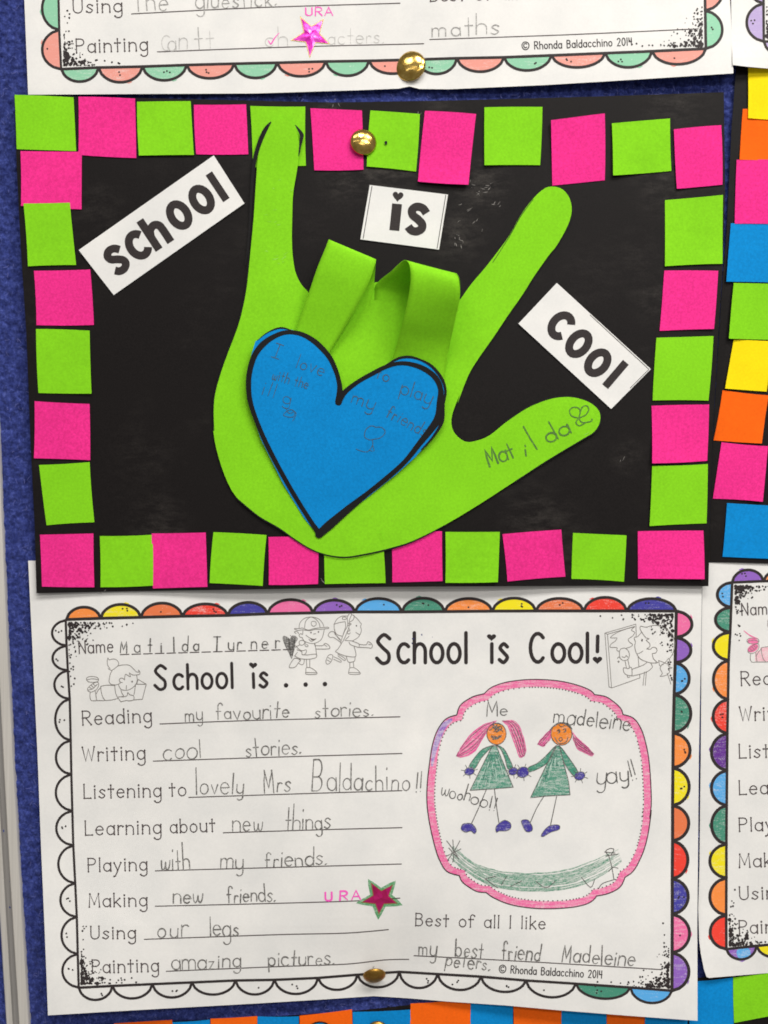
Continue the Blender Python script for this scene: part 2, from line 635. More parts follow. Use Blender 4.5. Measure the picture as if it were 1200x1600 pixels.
H = 1.72
bowl = A(.43, .5, .40, .5, 20, 380)
G = {
    'a': (.86, [bowl, Ln((.83, 1), (.83, 0))]),
    'b': (.86, [Ln((.04, H), (.04, 0)), A(.45, .5, .40, .5, 160, -200)]),
    'c': (.80, [A(.44, .5, .42, .5, 45, 315)]),
    'd': (.86, [bowl, Ln((.83, H), (.83, 0))]),
    'e': (.84, [Ln((.04, .55), (.80, .55)) + A(.43, .5, .39, .5, 12, 315)]),
    'f': (.62, [A(.46, H - .32, .26, .32, 25, 180) + [(.20, 0)], Ln((0, 1), (.52, 1))]),
    'g': (.86, [bowl, Ln((.83, 1), (.83, -.3)) + A(.45, -.32, .38, .38, 0, -150)]),
    'h': (.84, [Ln((.04, H), (.04, 0)), Ln((.04, .5)) + A(.42, .6, .37, .4, 170, 0) + [(.79, 0)]]),
    'i': (.22, [Ln((.1, 1), (.1, 0)), Ln((.1, 1.42), (.1, 1.47))]),
    'k': (.74, [Ln((.04, H), (.04, 0)), Ln((.66, 1), (.08, .42)), Ln((.24, .56), (.72, 0))]),
    'l': (.16, [Ln((.08, H), (.08, 0))]),
    'm': (1.30, [Ln((.04, 1), (.04, 0)), Ln((.04, .5)) + A(.34, .65, .29, .35, 170, 0) + [(.63, 0)],
                 Ln((.63, .5)) + A(.94, .65, .30, .35, 170, 0) + [(1.24, 0)]]),
    'n': (.84, [Ln((.04, 1), (.04, 0)), Ln((.04, .5)) + A(.42, .6, .37, .4, 170, 0) + [(.79, 0)]]),
    'o': (.88, [A(.44, .5, .41, .5, 90, 450)]),
    'p': (.86, [Ln((.04, 1), (.04, -.68)), A(.45, .5, .40, .5, 160, -200)]),
    'r': (.54, [Ln((.04, 1), (.04, 0)), Ln((.04, .5)) + A(.36, .62, .30, .38, 165, 45)]),
    's': (.70, [sm([(.64, .84), (.36, 1), (.1, .78), (.36, .53), (.64, .27), (.36, 0), (.04, .15)], 4)]),
    't': (.62, [Ln((.30, H * .9), (.30, 0)), Ln((.02, 1), (.58, 1))]),
    'u': (.84, [Ln((.04, 1)) + A(.42, .42, .38, .42, 180, 360) + [(.80, 1)], Ln((.80, 1), (.80, 0))]),
    'v': (.78, [Ln((.02, 1), (.38, 0), (.74, 1))]),
    'w': (1.10, [Ln((.02, 1), (.28, 0), (.55, .9), (.82, 0), (1.08, 1))]),
    'W': (1.30, [Ln((.02, H), (.34, 0), (.65, H * .85), (.96, 0), (1.28, H))]),
    'y': (.80, [Ln((.02, 1), (.40, .05)), Ln((.78, 1), (.34, -.12), (.14, -.62), (-.02, -.66))]),
    'z': (.70, [Ln((.05, 1), (.65, 1), (.05, 0), (.68, 0))]),
    'A': (1.10, [Ln((.02, 0), (.55, H), (1.08, 0)), Ln((.22, .6), (.88, .6))]),
    'B': (.95, [Ln((.05, H), (.05, 0)), Ln((.05, H)) + A(.45, H * .76, .36, H * .24, 90, -90) + [(.05, H * .52)],
                Ln((.05, H * .52)) + A(.47, H * .26, .42, H * .26, 90, -90) + [(.05, 0)]]),
    'C': (1.15, [A(.62, H / 2, .58, H / 2, 45, 315)]),
    'I': (.16, [Ln((.08, H), (.08, 0))]),
    'J': (.60, [Ln((.1, H), (.6, H)), Ln((.35, H), (.35, 0))]),
    'L': (.80, [Ln((.05, H), (.05, 0), (.78, 0))]),
    'M': (1.20, [Ln((.04, 0), (.12, H), (.60, .35), (1.08, H), (1.16, 0))]),
    'N': (1.0, [Ln((.05, 0), (.05, H)), Ln((.05, H), (.95, 0)), Ln((.95, 0), (.95, H))]),
    'P': (.92, [Ln((.05, H), (.05, 0)), Ln((.05, H)) + A(.45, H * .74, .42, H * .26, 90, -90) + [(.05, H * .48)]]),
    'R': (.98, [Ln((.05, H), (.05, 0)), Ln((.05, H)) + A(.45, H * .74, .42, H * .26, 90, -90) + [(.05, H * .48)],
                Ln((.38, H * .48), (.94, 0))]),
    'S': (1.0, [sm([(.88, H * .86), (.50, H), (.12, H * .78), (.42, H * .55), (.80, H * .34), (.78, H * .08), (.42, 0), (.05, H * .18)], 4)]),
    'T': (1.0, [Ln((0, H), (1.0, H)), Ln((.5, H), (.5, 0))]),
    'U': (1.0, [Ln((.05, H)) + A(.5, .48, .45, .48, 180, 360) + [(.95, H)]]),
    '.': (.16, [Ln((.02, .02), (.16, .12), (.06, .10))]),
    ',': (.16, [Ln((.1, .1), (.05, -.15))]),
    '!': (.20, [Ln((.1, H), (.1, .45)), Ln((.1, .04), (.12, .07))]),
    '2': (.85, [A(.42, H * .72, .36, H * .28, 165, -20) + [(.05, 0), (.80, 0)]]),
    '0': (.90, [A(.45, H / 2, .40, H / 2, 90, 450)]),
    '1': (.20, [Ln((.1, H), (.1, 0))]),
    '4': (.85, [Ln((.05, H), (.05, H * .45), (.75, H * .45)), Ln((.65, H), (.65, 0))]),
    '©': (1.9, [A(.95, .85, .90, .90, 90, 450), A(.95, .85, .45, .48, 45, 315)]),
    ' ': (.62, []),
}
# a child's hand: y with a hooked tail, w rounded, capital I with bars
GH = dict(G)
GH['y'] = (.84, [Ln((.04, 1)) + A(.42, .40, .38, .40, 180, 345), Ln((.82, 1), (.80, -.3)) + A(.44, -.34, .36, .36, 0, -140)])
GH['w'] = (1.10, [sm([(.03, 1), (.10, .3), (.30, 0), (.52, .35), (.55, .8), (.60, .3), (.82, 0), (1.02, .35), (1.07, 1)], 4)])
GH['I'] = (.5, [Ln((0, H), (.5, H)), Ln((.25, H), (.25, 0)), Ln((0, 0), (.5, 0))])
GH['i'] = (.22, [Ln((.1, 1), (.1, 0)), Ln((.1, 1.35), (.12, 1.42))])
GH['M'] = (1.05, [Ln((.02, 0), (.10, H), (.50, .5), (.90, H), (1.02, 0))])


def text(part, s, x0, y0, x1, y1, xh, w, off=6e-5, font=G, asc=1.72, gap=.30, jit=0.0, slant=0.0, dots=False, seed=1, mi=0, desc=1.0, bold_heart=False):
    rnd = random.Random(seed * 77 + len(s))
    adv = 0
    pos = []
    for i, ch in enumerate(s):
        pos.append(adv)
        adv += font[ch][0] + (gap if i < len(s) - 1 else 0)
    L = math.hypot(x1 - x0, y1 - y0)
    sx = L / adv
    ux, uy = (x1 - x0) / L, (y1 - y0) / L
    for i, ch in enumerate(s):
        gw, strokes = font[ch]
        js = 1 + rnd.uniform(-jit, jit) * 1.2
        jr = rnd.uniform(-jit, jit) * 0.7
        jy = rnd.uniform(-jit, jit) * 0.8
        for st in strokes:
            pts = []
            for (gx, gy) in st:
                if gy > 1:
                    gy = 1 + (gy - 1) * (asc - 1) / (H - 1)
                if gy < 0:
                    gy *= desc
                a = (gx - gw / 2) * js
                b = gy * js
                u = (pos[i] + gw / 2 + a) * sx + (slant + jr) * b * xh
                v = (b + jy) * xh
                pts.append((x0 + ux * u + uy * v, y0 + uy * u - ux * v))
            if jit and len(pts) > 4:
                pts = sm(pts, 2)
            if jit:
                ww = [w * rnd.uniform(.6, 1.3) for _ in range(4)]
            else:
                ww = w
            part.ribbon(pts, ww, off, mi)
            if dots and ch not in '.':
                for e in (pts[0], pts[-1]):
                    part.disc(e[0], e[1], w * 0.85, off, mi)
                if len(st) == 3 or ch in 'M':
                    for e in pts[1:-1]:
                        part.disc(e[0], e[1], w * 0.85, off, mi)


def heart_poly(cx, cy, w, h, rot=0.0, n=28):
    out = []
    for i in range(n):
        t = 2 * math.pi * i / n
        x = 16 * math.sin(t) ** 3 / 32
        y = -(13 * math.cos(t) - 5 * math.cos(2 * t) - 2 * math.cos(3 * t) - math.cos(4 * t)) / 29
        x *= w
        y *= h
        out.append((cx + x * math.cos(rot) - y * math.sin(rot), cy + x * math.sin(rot) + y * math.cos(rot)))
    return out


def gauss(x, y, cx, cy, sx, sy):
    return math.exp(-((x - cx) / sx) ** 2 - ((y - cy) / sy) ** 2)


# ------------------------------------------------------------------ wall and noticeboard
wv = [P(-900, -700, -0.014), P(2100, -700, -0.014), P(2100, 2300, -0.014), P(-900, 2300, -0.014)]
wall = mesh_obj("wall", wv, [(3, 2, 1, 0)], M_wall)
wall['kind'] = 'structure'

board = thing("noticeboard", "navy felt noticeboard with a dull aluminium frame down its left side", "noticeboard", (0, 0, -0.23))


def felt_panel():
    xs = np.concatenate([np.arange(-46, 90, 2.0), np.arange(90, 1250, 3.2)])
    ys = np.arange(-40, 1645, 2.5)
    X, Y = np.meshgrid(xs, ys)
    rng = np.random.default_rng(3)
    cw, ch = 9.6, 10.6
    nx, ny = int(1340 / cw) + 6, int(1740 / ch) + 6
    jx = rng.uniform(0.1, 0.9, (ny, nx))
    jy = rng.uniform(0.1, 0.9, (ny, nx))
    hh = rng.uniform(0.55, 1.0, (ny, nx))
    gx = (X + 60) / cw + 1
    gy = (Y + 60) / ch + 1
    ix = gx.astype(int)
    iy = gy.astype(int)
    best = np.zeros_like(X)
    for dy in (-1, 0, 1):
        for dx in (-1, 0, 1):
            cx = np.clip(ix + dx, 0, nx - 1)
            cy = np.clip(iy + dy, 0, ny - 1)
            d2 = (gx - (cx + jx[cy, cx])) ** 2 + (gy - (cy + jy[cy, cx])) ** 2
            best = np.maximum(best, hh[cy, cx] * np.clip(1 - d2 * 1.1, 0, 1))
    # stitched ribs running up the board
    rib = 0.5 + 0.5 * np.cos((X + 0.03 * Y) * 2 * math.pi / 15.0)
    h = 0.0014 * best + 0.00025 * rib + rng.normal(0, 0.00006, X.shape) - 0.0002
    k = (D - h) / D * S
    V = np.stack([(X - 600) * k, -h, (800 - Y) * k], -1).reshape(-1, 3)
    ny_, nx_ = X.shape
    i = np.arange((ny_ - 1) * (nx_ - 1))
    r, c = i // (nx_ - 1), i % (nx_ - 1)
    a = r * nx_ + c
    F = np.stack([a, a + nx_, a + nx_ + 1, a + 1], -1)
    me = bpy.data.meshes.new("felt_panel")
    me.vertices.add(len(V))
    me.vertices.foreach_set('co', V.astype(np.float32).ravel())
    me.loops.add(F.size)
    me.loops.foreach_set('vertex_index', F.astype(np.int32).ravel())
    me.polygons.add(len(F))
    me.polygons.foreach_set('loop_start', np.arange(0, F.size, 4, dtype=np.int32))
    me.polygons.foreach_set('use_smooth', np.ones(len(F), bool))
    me.update(calc_edges=True)
    me.materials.append(M_felt)
    o = bpy.data.objects.new("felt_panel", me)
    COL.objects.link(o)
    link_child(o, board)
    return o


felt_panel()
fb = Part(lambda x, y: 0.0015)
rg0 = random.Random(31)
for i in range(420):
    zone = rg0.random()
    if zone < .5:
        y = rg0.uniform(0, 1600)
        x = rg0.uniform(max(2, 14 + 0.0512 * (y - 682)), 72)
    elif zone < .75:
        x, y = rg0.uniform(330, 1150), rg0.uniform(136, 160)
    else:
        x, y = rg0.uniform(80, 740), rg0.uniform(1556, 1600)
    a = rg0.uniform(0, 6.28)
    L = rg0.uniform(3, 9)
    fb.ribbon(sm([(x, y), (x + L * .5 * math.cos(a) + rg0.uniform(-2, 2), y + L * .5 * math.sin(a) + rg0.uniform(-2, 2)), (x + L * math.cos(a), y + L * math.sin(a))], 3), rg0.uniform(.35, .75), rg0.uniform(-3e-4, 2e-4))
fo_ = fb.build("felt_fibre", simple("felt_fibre", (0.12, 0.135, 0.36, 1), 0.9, 0, 0.1), board)
fo_['kind'] = 'stuff'


def frame_strip(name, prof, mat):
    """prof: list of (distance left of the inner edge in layout units, height in m); extruded along the tilted left edge"""
    v, f = [], []
    sl = (49 - 2) / (1600 - 682)
    n = len(prof)
    for y in np.linspace(-80, 1680, 12):
        xe = 49 - sl * (1600 - y) - 3.5 * math.sin(math.pi * (y - 682) / 918) * (1 if y > 682 else 0)
        for d, h in prof:
            k = S
            v.append(((xe - d - 600) * k, -h, (800 - y) * k))
    for i in range(11):
        for j in range(n - 1):
            a = i * n + j
            f.append((a, a + 1, a + n + 1, a + n))
    o = mesh_obj(name, v, f, mat, board)
    return o


frame_strip("frame_rail", [(-1.0, -0.001), (0, 0.0018), (1.2, 0.0026), (14, 0.0030), (15.5, 0.0027)], M_alu)
frame_strip("frame_groove", [(15.5, 0.0027), (16.2, 0.0014), (24, 0.0013), (25.5, 0.0026)], M_alu_dk)
frame_strip("frame_lip", [(25.5, 0.0026), (27, 0.0031), (34, 0.0030), (37, 0.0016), (38, -0.0139)], M_alu)

# ------------------------------------------------------------------ surfaces the papers lie on
s_bot = lambda x, y: 0.0017
s_br = lambda x, y: 0.0018 + 0.0006 * (y - 1520) / 80
s_rp = lambda x, y: 0.0020 + 0.0006 * math.sin(y / 130.0)
s_rs = lambda x, y: 0.0019 + 0.0004 * math.sin(x / 60 + y / 240.0) + 0.0035 * gauss(x, y, 1095, 1540, 60, 110)
s_ms = lambda x, y: (0.0026 + 0.0012 * math.sin(x / 140.0 + 0.6) * math.sin(y / 120.0) + 0.0005 * math.sin(x / 55.0 + y / 90.0)
                     + 0.0042 * gauss(x, y, 60, 1600, 260, 240) + 0.0022 * gauss(x, y, 1100, 1600, 260, 200)
                     + 0.0028 * (1 - gauss(x, y, 585, 1525, 110, 95)) * max(0.0, min(1.0, (y - 1150) / 300)))
s_ts = lambda x, y: (0.0024 + 0.0005 * math.sin(x / 120.0 + 2) + 0.0035 * gauss(x, y, 1150, 120, 260, 110)
                     + 0.0012 * (1 - gauss(x, y, 641, 103, 110, 80)))
s_tr = lambda x, y: 0.0050 + 0.0004 * math.sin(x / 40.0) + 0.0025 * gauss(x, y, 1140, 105, 60, 40)
s_mp = lambda x, y: (0.0048 + 0.0007 * math.sin(x / 210.0 + 1.0) * math.sin(y / 160.0)
                     + 0.0009 * (1 - gauss(x, y, 568, 222, 150, 130)))

SQ_T = 0.00022


def square(parent, surf, quad, mat, lift, label=None, seed=0):
    rnd = random.Random(seed)
    a = rnd.uniform(0, 6.28)
    amp = rnd.choice((0.0001, 0.0003, 0.0005, 0.0009))
    cx = sum(q[0] for q in quad) / 4
    cy = sum(q[1] for q in quad) / 4
    ca, sa = math.cos(a), math.sin(a)

    def h(x, y):
        d = ((x - cx) * ca + (y - cy) * sa) / 45.0
        return surf(x, y) + lift + amp * max(0, d) ** 2

    p = Part(h)
    # hand-cut edges are never quite straight
    poly = []
    for i in range(4):
        p0, p1 = quad[i], quad[(i + 1) % 4]
        bow = rnd.uniform(-0.9, 0.9)
        for t in (0, .25, .5, .75):
            bx = -(p1[1] - p0[1])
            by = (p1[0] - p0[0])
            l = math.hypot(bx, by) or 1
            o = bow * 4 * t * (1 - t)
            poly.append((p0[0] + (p1[0] - p0[0]) * t + bx / l * o, p0[1] + (p1[1] - p0[1]) * t + by / l * o))
    p.fill(poly, 0, 16, 0, SQ_T)
    return p.build("paper_square", mat, parent, label)


# ------------------------------------------------------------------ the main poster
poster = thing("paper_poster", "black poster with a green paper hand, blue heart and pink and lime squares", "poster",
               P(582, 540, 0.006), "pupils' poster on black card")
pc = Part(s_mp)
pc.fill([(22, 148), (125, 151), (350, 156), (520, 160), (700, 157), (920, 151), (1131, 144), (1133, 300), (1129, 420), (1122, 530),
         (1113, 690), (1109, 830), (1107, 916), (1000, 915), (800, 916), (600, 917), (400, 921), (200, 924), (57, 927), (54, 820),
         (48, 700), (41, 520), (32, 380), (26, 260)], 0, 14, 0, 0.0003)
pc.build("backing_card", M_card, poster)

g, k = M_lime, M_pink
SQ = [
    (g, (22.8, 148), (115, 152), (119, 236), (26, 233)), (k, (122.6, 151), (211, 154), (213, 247), (122.6, 242)),
    (g, (214, 159), (298, 158), (303, 242), (217, 243)), (k, (303, 163.6), (384.6, 163), (388, 241), (306.5, 241)),
    (g, (391, 165.5), (477, 166.5), (478, 259), (395, 262)), (k, (485, 169), (565.6, 172.5), (568, 265), (491, 266)),
    (g, (578.7, 172.5), (656, 178), (650, 268), (573, 260)), (k, (664, 173), (744, 178), (732, 288.5), (653, 283.6)),
    (g, (757, 167.5), (847.6, 167), (844, 258), (757, 258)), (k, (861, 187.7), (945, 177), (945, 281.6), (863, 290)),
    (g, (956, 192.6), (1047, 185), (1049, 267), (958, 274)), (k, (1053, 202), (1127, 195.5), (1129, 288.5), (1057.6, 295)),
    (g, (1039, 312.7), (1129.7, 304.5), (1129, 412), (1039, 416)), (k, (1038, 422.7), (1122.4, 423), (1115.7, 514), (1030.7, 517)),
    (g, (1025.7, 527.7), (1114.8, 525), (1107, 626), (1019.7, 625.7)), (k, (1018, 634), (1108, 632), (1105, 720), (1019, 724)),
    (g, (1019, 728), (1106, 725), (1104, 817.7), (1015, 822)), (k, (996.6, 830), (1099, 829), (1101, 905), (997, 904)),
    (g, (895.4, 832.7), (979, 836.5), (975, 909), (893, 904.5)), (k, (785, 834.6), (877, 827.5), (883.5, 901), (793, 908.7)),
    (g, (696, 831), (781, 831), (778, 909.7), (696, 910.6)), (k, (612, 831), (690.6, 830), (691.6, 908), (613, 910)),
    (g, (506, 832), (597, 832), (602.5, 911), (507.5, 912.5)), (k, (419.5, 839), (497, 839), (497, 912.5), (420, 914)),
    (g, (333.5, 831.5), (416.5, 836), (410.5, 915.5), (327.5, 911)), (k, (237, 833.5), (321.5, 832), (324, 917), (239, 919.5)),
    (g, (156, 837.5), (238.5, 835.5), (239, 915), (157, 917.5)), (k, (62.5, 835.5), (146, 833.5), (147.5, 917.5), (65.5, 916.5)),
    (k, (32, 236), (128, 237), (127.5, 327), (32.7, 321.7)), (g, (36.7, 318), (109, 316.7), (119, 414), (43.7, 416)),
    (k, (53, 423), (141, 421), (146.7, 507.7), (57, 508)), (g, (56.3, 514), (140, 516.6), (143, 615), (60, 614)),
    (k, (54, 626.7), (140, 631), (141, 719), (53, 716)), (g, (61, 726.5), (140, 722), (147.5, 816), (72.7, 820.7)),
]
for i, q in enumerate(SQ):
    square(poster, s_mp, q[1:], q[0], 0.0003 + 0.00011 * (i % 3), "lime green square" if q[0] is g else "hot pink square", i + 1)

# pin hole in the green square
ph = Part(s_mp)
ph.fill(ell(603, 223, 2.4, 2.9, 10), 0.00085, 5)
ph.build("pin_hole", M_marker, poster)

# chalky glue and scuff marks on the card
gl = Part(s_mp)
rg = random.Random(5)
M_scuff = pencil_mat("dried_glue", (0.30, 0.28, 0.26, 1), 0.6, 0.25, (0.03, 0.026, 0.024, 1), aniso=2)
for (cx, cy, n, sx, sy, rot) in [(752, 296, 9, 13, 7, -.4), (715, 372, 9, 9, 6, .9), (746, 288, 4, 18, 4, -.3), (523, 163, 5, 5, 6, 1.2),
                                 (660, 182, 3, 5, 5, -.9), (770, 318, 4, 10, 5, -.4), (505, 905, 3, 4, 3, .2), (965, 722, 2, 3, 3, -.9),
                                 (835, 845, 4, 14, 4, -.3), (155, 924, 2, 4, 2, 0), (742, 356, 3, 6, 8, -1), (728, 330, 5, 8, 5, -.5)]:
    for i in range(n):
        x = cx + rg.gauss(0, sx)
        y = cy + rg.gauss(0, sy)
        L = rg.uniform(2, 8)
        a = rot + rg.gauss(0, .5)
        pts = [(x, y), (x + L * .5 * math.cos(a) + rg.uniform(-1, 1), y + L * .5 * math.sin(a)), (x + L * math.cos(a), y + L * math.sin(a) + rg.uniform(-1.5, 1.5))]
        gl.ribbon(sm(pts, 3), [.2, rg.uniform(.5, 1.3), .2], 8e-5)
gl.build("glue_mark", M_scuff, poster)


# word strips
def word_strip(quad, lift, label):
    cx = sum(q[0] for q in quad) / 4
    h = lambda x, y: s_mp(x, y) + lift + 0.00025 * ((x - cx) / 100) ** 2
    p = Part(h)
    p.fill(quad, 0, 14, 0, 0.00015)
    return p.build("word_strip", M_white, poster, label), h


def bold(ch):
    """centre line of a heavy cut-out style letter, centred on 0,0; y up; returns strokes, width"""
    if ch == 's':
        return [sm([(12.5, 10.5), (6, 17), (-3, 18), (-9, 12.5), (-7, 5), (1, 0), (8, -6), (8.5, -13), (2, -18), (-6, -17.5), (-11.5, -12.5)], 5)], 12.2
    if ch == 'c':
        return [A(1.5, 0, 13.5, 18.2, 38, 322, 24)], 12.5
    if ch == 'h':
        return [[(-11, -27), (-11, 28)], sm([(-11, -4), (-6, 6), (3, 9.5), (9.5, 5), (11, -4), (11, -27)], 5)], 12.5
    if ch == 'o':
        return [A(0, 0, 12.5, 18.5, 90, 450, 26)], 12.5
    if ch == 'l':
        return [[(0, -25), (0, 25)]], 12.0
    if ch == 'i':
        return [[(0, -21), (0, 21)]], 15.5


def letter(strip, h, ch, cx, cy, deg, sc=1.0):
    a = math.radians(deg)
    ux, uy = math.cos(a), -math.sin(a)
    p = Part(h)
    strokes, w = bold(ch)
    for st in strokes:
        pts = [(cx + (ux * x - (-uy) * -y * -1 * 0 + uy * y) * sc if False else cx + sc * (ux * x + (-math.sin(a)) * y),
                cy + sc * (uy * x - math.cos(a) * y)) for x, y in st]
        closed = ch == 'o'
        p.ribbon(pts, w * sc, 7e-5, 0, closed, cap=False)
    if ch == 'i':
        hx, hy = cx + sc * (-math.sin(a)) * 33, cy - sc * math.cos(a) * 33
        p.fill(heart_poly(hx, hy, 17, 16, -a), 7e-5, 8)
    o = p.build("letter", M_ink, strip)
    return o


st, h = word_strip([(123, 390.7), (334, 242.7), (382, 317.7), (177.7, 461)], 0.0004, "white strip reading school")
for ch, x, y in [('s', 182.3, 405.7), ('c', 215, 383.3), ('h', 243, 361.5), ('o', 280, 336), ('o', 315, 311.7), ('l', 340, 291.7)]:
    letter(st, h, ch, x, y, 33.5)
st, h = word_strip([(577.7, 289), (700, 304), (686, 390), (563, 374)], 0.0005, "white strip reading is")
letter(st, h, 'i', 618.3, 339.3, -6)
letter(st, h, 's', 651.7, 342.3, -8, 1.06)
p = Part(h)
p.ribbon([(581.2, 291), (567.5, 372.5)], 1.1, 7e-5)
p.ribbon([(696.5, 305), (683, 388)], 1.1, 7e-5)
p.build("cut_line", M_ink, st)
st, h = word_strip([(870, 442), (1017, 576.7), (955, 639), (810, 505.7)], 0.0005, "white strip reading cool")
for ch, x, y in [('c', 876, 508), ('o', 904.5, 537), ('o', 934, 566.7), ('l', 961.7, 585)]:
    letter(st, h, ch, x, y, -40.5)
p = Part(h)
p.ribbon([(922, 492), (1014, 577)], 0.9, 7e-5)
p.ribbon([(1014, 577), (985, 606)], 0.9, 7e-5)
p.build("cut_line", M_ink, st)

# the traced hand
h_hand = lambda x, y: s_mp(x, y) + 0.0010 + 0.0006 * gauss(x, y, 930, 640, 90, 60) + 0.0018 * gauss(x, y, 436, 180, 60, 80)
zf1 = Z(350, 150, 3)
zm = Z(320, 350, 2.72727)
zb = Z(330, 580, 1.905)
zr = Z(660, 400, 3)
zi = Z(700, 230, 3)
hand_pts = (zf1("218,124 200,150 182,190 160,280 150,400 140,560 125,720 108,885")
            + zm("165,345 140,440 80,600 45,720 38,800 40,880")
            + zb("6,175 15,230 40,310 75,375 140,430 200,465 250,500 300,530 350,547 400,552 450,545 520,530 600,505 700,455 800,395 900,330 1000,265 1100,205 1140,180 1157,150 1155,120 1130,95 1090,80 1050,77 1000,85 940,110 880,150 830,190 790,207 755,209 725,185 715,155 720,120 740,70")
            + zr("165,690 215,560 270,470 330,385 400,280 470,180 520,100 590,0")
            + zi("510,460 560,370 580,300 570,240 540,200 500,185 455,192 400,240 340,320 290,410 240,480 170,570 110,640 50,722")
            + [(708, 474), (690, 466), (640, 452), (600, 443), (587, 441), (575, 446), (530, 458), (498, 464), (486, 462)]
            + zm("437,285 410,255 385,200 372,100")
            + zf1("320,560 325,450 345,330 352,225 340,165 312,122 270,108 240,112"))
hp = Part(h_hand)
hp.fill(sm(hand_pts, 3, True), 0, 12, 0, 0.00022)
hand = hp.build("paper_hand", M_lime, poster, "lime green cut-out of a traced hand")

def marker_stroke(surf, owner, pts, w, off):
    q = Part(surf)
    q.k = random.randrange(23)
    q.ribbon(pts, w, off)
    return q.build("marker_outline", M_marker, owner)


lft = zf1("220,122 205,140 190,165 172,205 155,255 143,300 137,350 131,420 126,500 121,600 112,700 100,790")
marker_stroke(h_hand, hand, sm(lft, 4), [1.5, 5, 7, 7, 6.5, 6, 5.2, 4.5, 3.8, 3, 2.2, 1.5], 7e-5)
marker_stroke(h_hand, hand, sm(zf1("334,136 350,158 364,182 362,205 356,240 350,280"), 4), [1, 4.2, 6.6, 5.2, 3, 1], 7e-5)
marker_stroke(h_hand, hand, sm(zm("188,60 182,200 165,330 138,430 75,600 42,720 36,800 38,880"), 5), [1.6, 1.4, 1.2, 1.4, 1.3, 1.2], 7e-5)
marker_stroke(h_hand, hand, sm(zb("75,378 140,432 200,467 250,502 300,532 350,549 400,554 450,547 520,532 600,507 700,457"), 4), [1.6, 2.2, 2.0, 1.6, 2.2, 2.6, 1.2], 7e-5)
marker_stroke(h_hand, hand, sm(zb("900,332 1000,267 1100,207 1142,181 1160,150 1157,118 1131,93 1090,78 1050,74 1000,83 940,108 880,148"), 4), [1.2, 1.5, 2.0, 1.8, 1.6, 2.2, 1.4], 7e-5)
marker_stroke(h_hand, hand, sm(zi("210,540 290,415 340,325 400,244"), 4), [.8, 1.0, .8], 7e-5)
marker_stroke(h_hand, hand, sm(zi("590,280 584,320 560,378"), 4), [.8, 1.4, .8], 7e-5)

# pale rubbed patches on the tall finger
q = Part(h_hand)
for (cx, cy, n_) in [(432, 400, 9), (424, 345, 5), (905, 662, 4), (440, 300, 3)]:
    for i in range(n_):
        x, y = cx + rg.gauss(0, 9), cy + rg.gauss(0, 8)
        a_ = rg.uniform(-.9, .2)
        L_ = rg.uniform(3, 11)
        q.ribbon(sm([(x, y), (x + L_ * .5 * math.cos(a_), y + L_ * .5 * math.sin(a_) + rg.uniform(-1, 1)), (x + L_ * math.cos(a_), y + L_ * math.sin(a_))], 3), [.2, rg.uniform(.6, 1.6), .2], 5e-5)
q.build("glue_mark", pencil_mat("glue_on_green", (0.33, 0.70, 0.10, 1), .5, .2, (0.235, 0.645, 0.014, 1), aniso=2), hand)
# name written along the thumb
nm = Part(h_hand)
hz0 = Z(660, 400, 3)
text(nm, "Mat", 765, 730, 806, 713, 14, 2.7, 7e-5, GH, 2.0, .25, .09, .02, seed=3)
nm.ribbon(hz0("482,908 486,936"), 2.7)
nm.ribbon(hz0("481,888 483,893"), 2.4)
nm.ribbon(hz0("474,800 505,855 537,905"), 2.5)
text(nm, "da", 857, 693, 893, 676, 13.5, 3.0, 7e-5, GH, 2.2, .25, .06, -.08, seed=3)
hz = Z(660, 400, 3)
nm.ribbon(sm(hz("735,760 700,750 690,725 705,710 730,712 740,730 735,760 750,780 790,775 795,765"), 5), 1.8)
nm.ribbon(sm(hz("740,730 750,708 770,702 780,720 765,745 735,760 720,780 735,795 760,785"), 5), 1.8)
nm.build("handwriting", M_graph_green, hand)


# folded-down fingers: paper strips that rise from the palm, curl over and tuck under the heart
def folded_finger(Lp, Rp, label):
    def dense(c):
        a = np.array(c, float)
        out = []
        m = len(a)
        for i in range(m - 1):
            p0, p1, p2, p3 = a[max(i - 1, 0)], a[i], a[i + 1], a[min(i + 2, m - 1)]
            for kk in range(8):
                t = kk / 8
                out.append(0.5 * (2 * p1 + (p2 - p0) * t + (2 * p0 - 5 * p1 + 4 * p2 - p3) * t * t + (3 * p1 - p0 - 3 * p2 + p3) * t ** 3))
        out.append(a[-1])
        return out
    L, R = dense(Lp), dense(Rp)
    n, w = len(L), 10
    v, f = [], []
    for i in range(n):
        for j in range(w + 1):
            t = j / w
            q = L[i] * (1 - t) + R[i] * t
            v.append(P(q[0], q[1], s_mp(q[0], q[1]) + q[2] * 0.001))
    for i in range(n - 1):
        for j in range(w):
            a = i * (w + 1) + j
            f.append((a, a + 1, a + w + 2, a + w + 1))
    me = bpy.data.meshes.new("folded_finger")
    me.from_pydata(v, [], f)
    me.materials.append(M_lime)
    me.polygons.foreach_set('use_smooth', [True] * len(me.polygons))
    me.update()
    o = bpy.data.objects.new("folded_finger", me)
    COL.objects.link(o)
    o.parent = hand
    so = o.modifiers.new("paper_thickness", 'SOLIDIFY')
    so.thickness = 0.0002
    so.offset = 0
    o['label'] = label
    return o


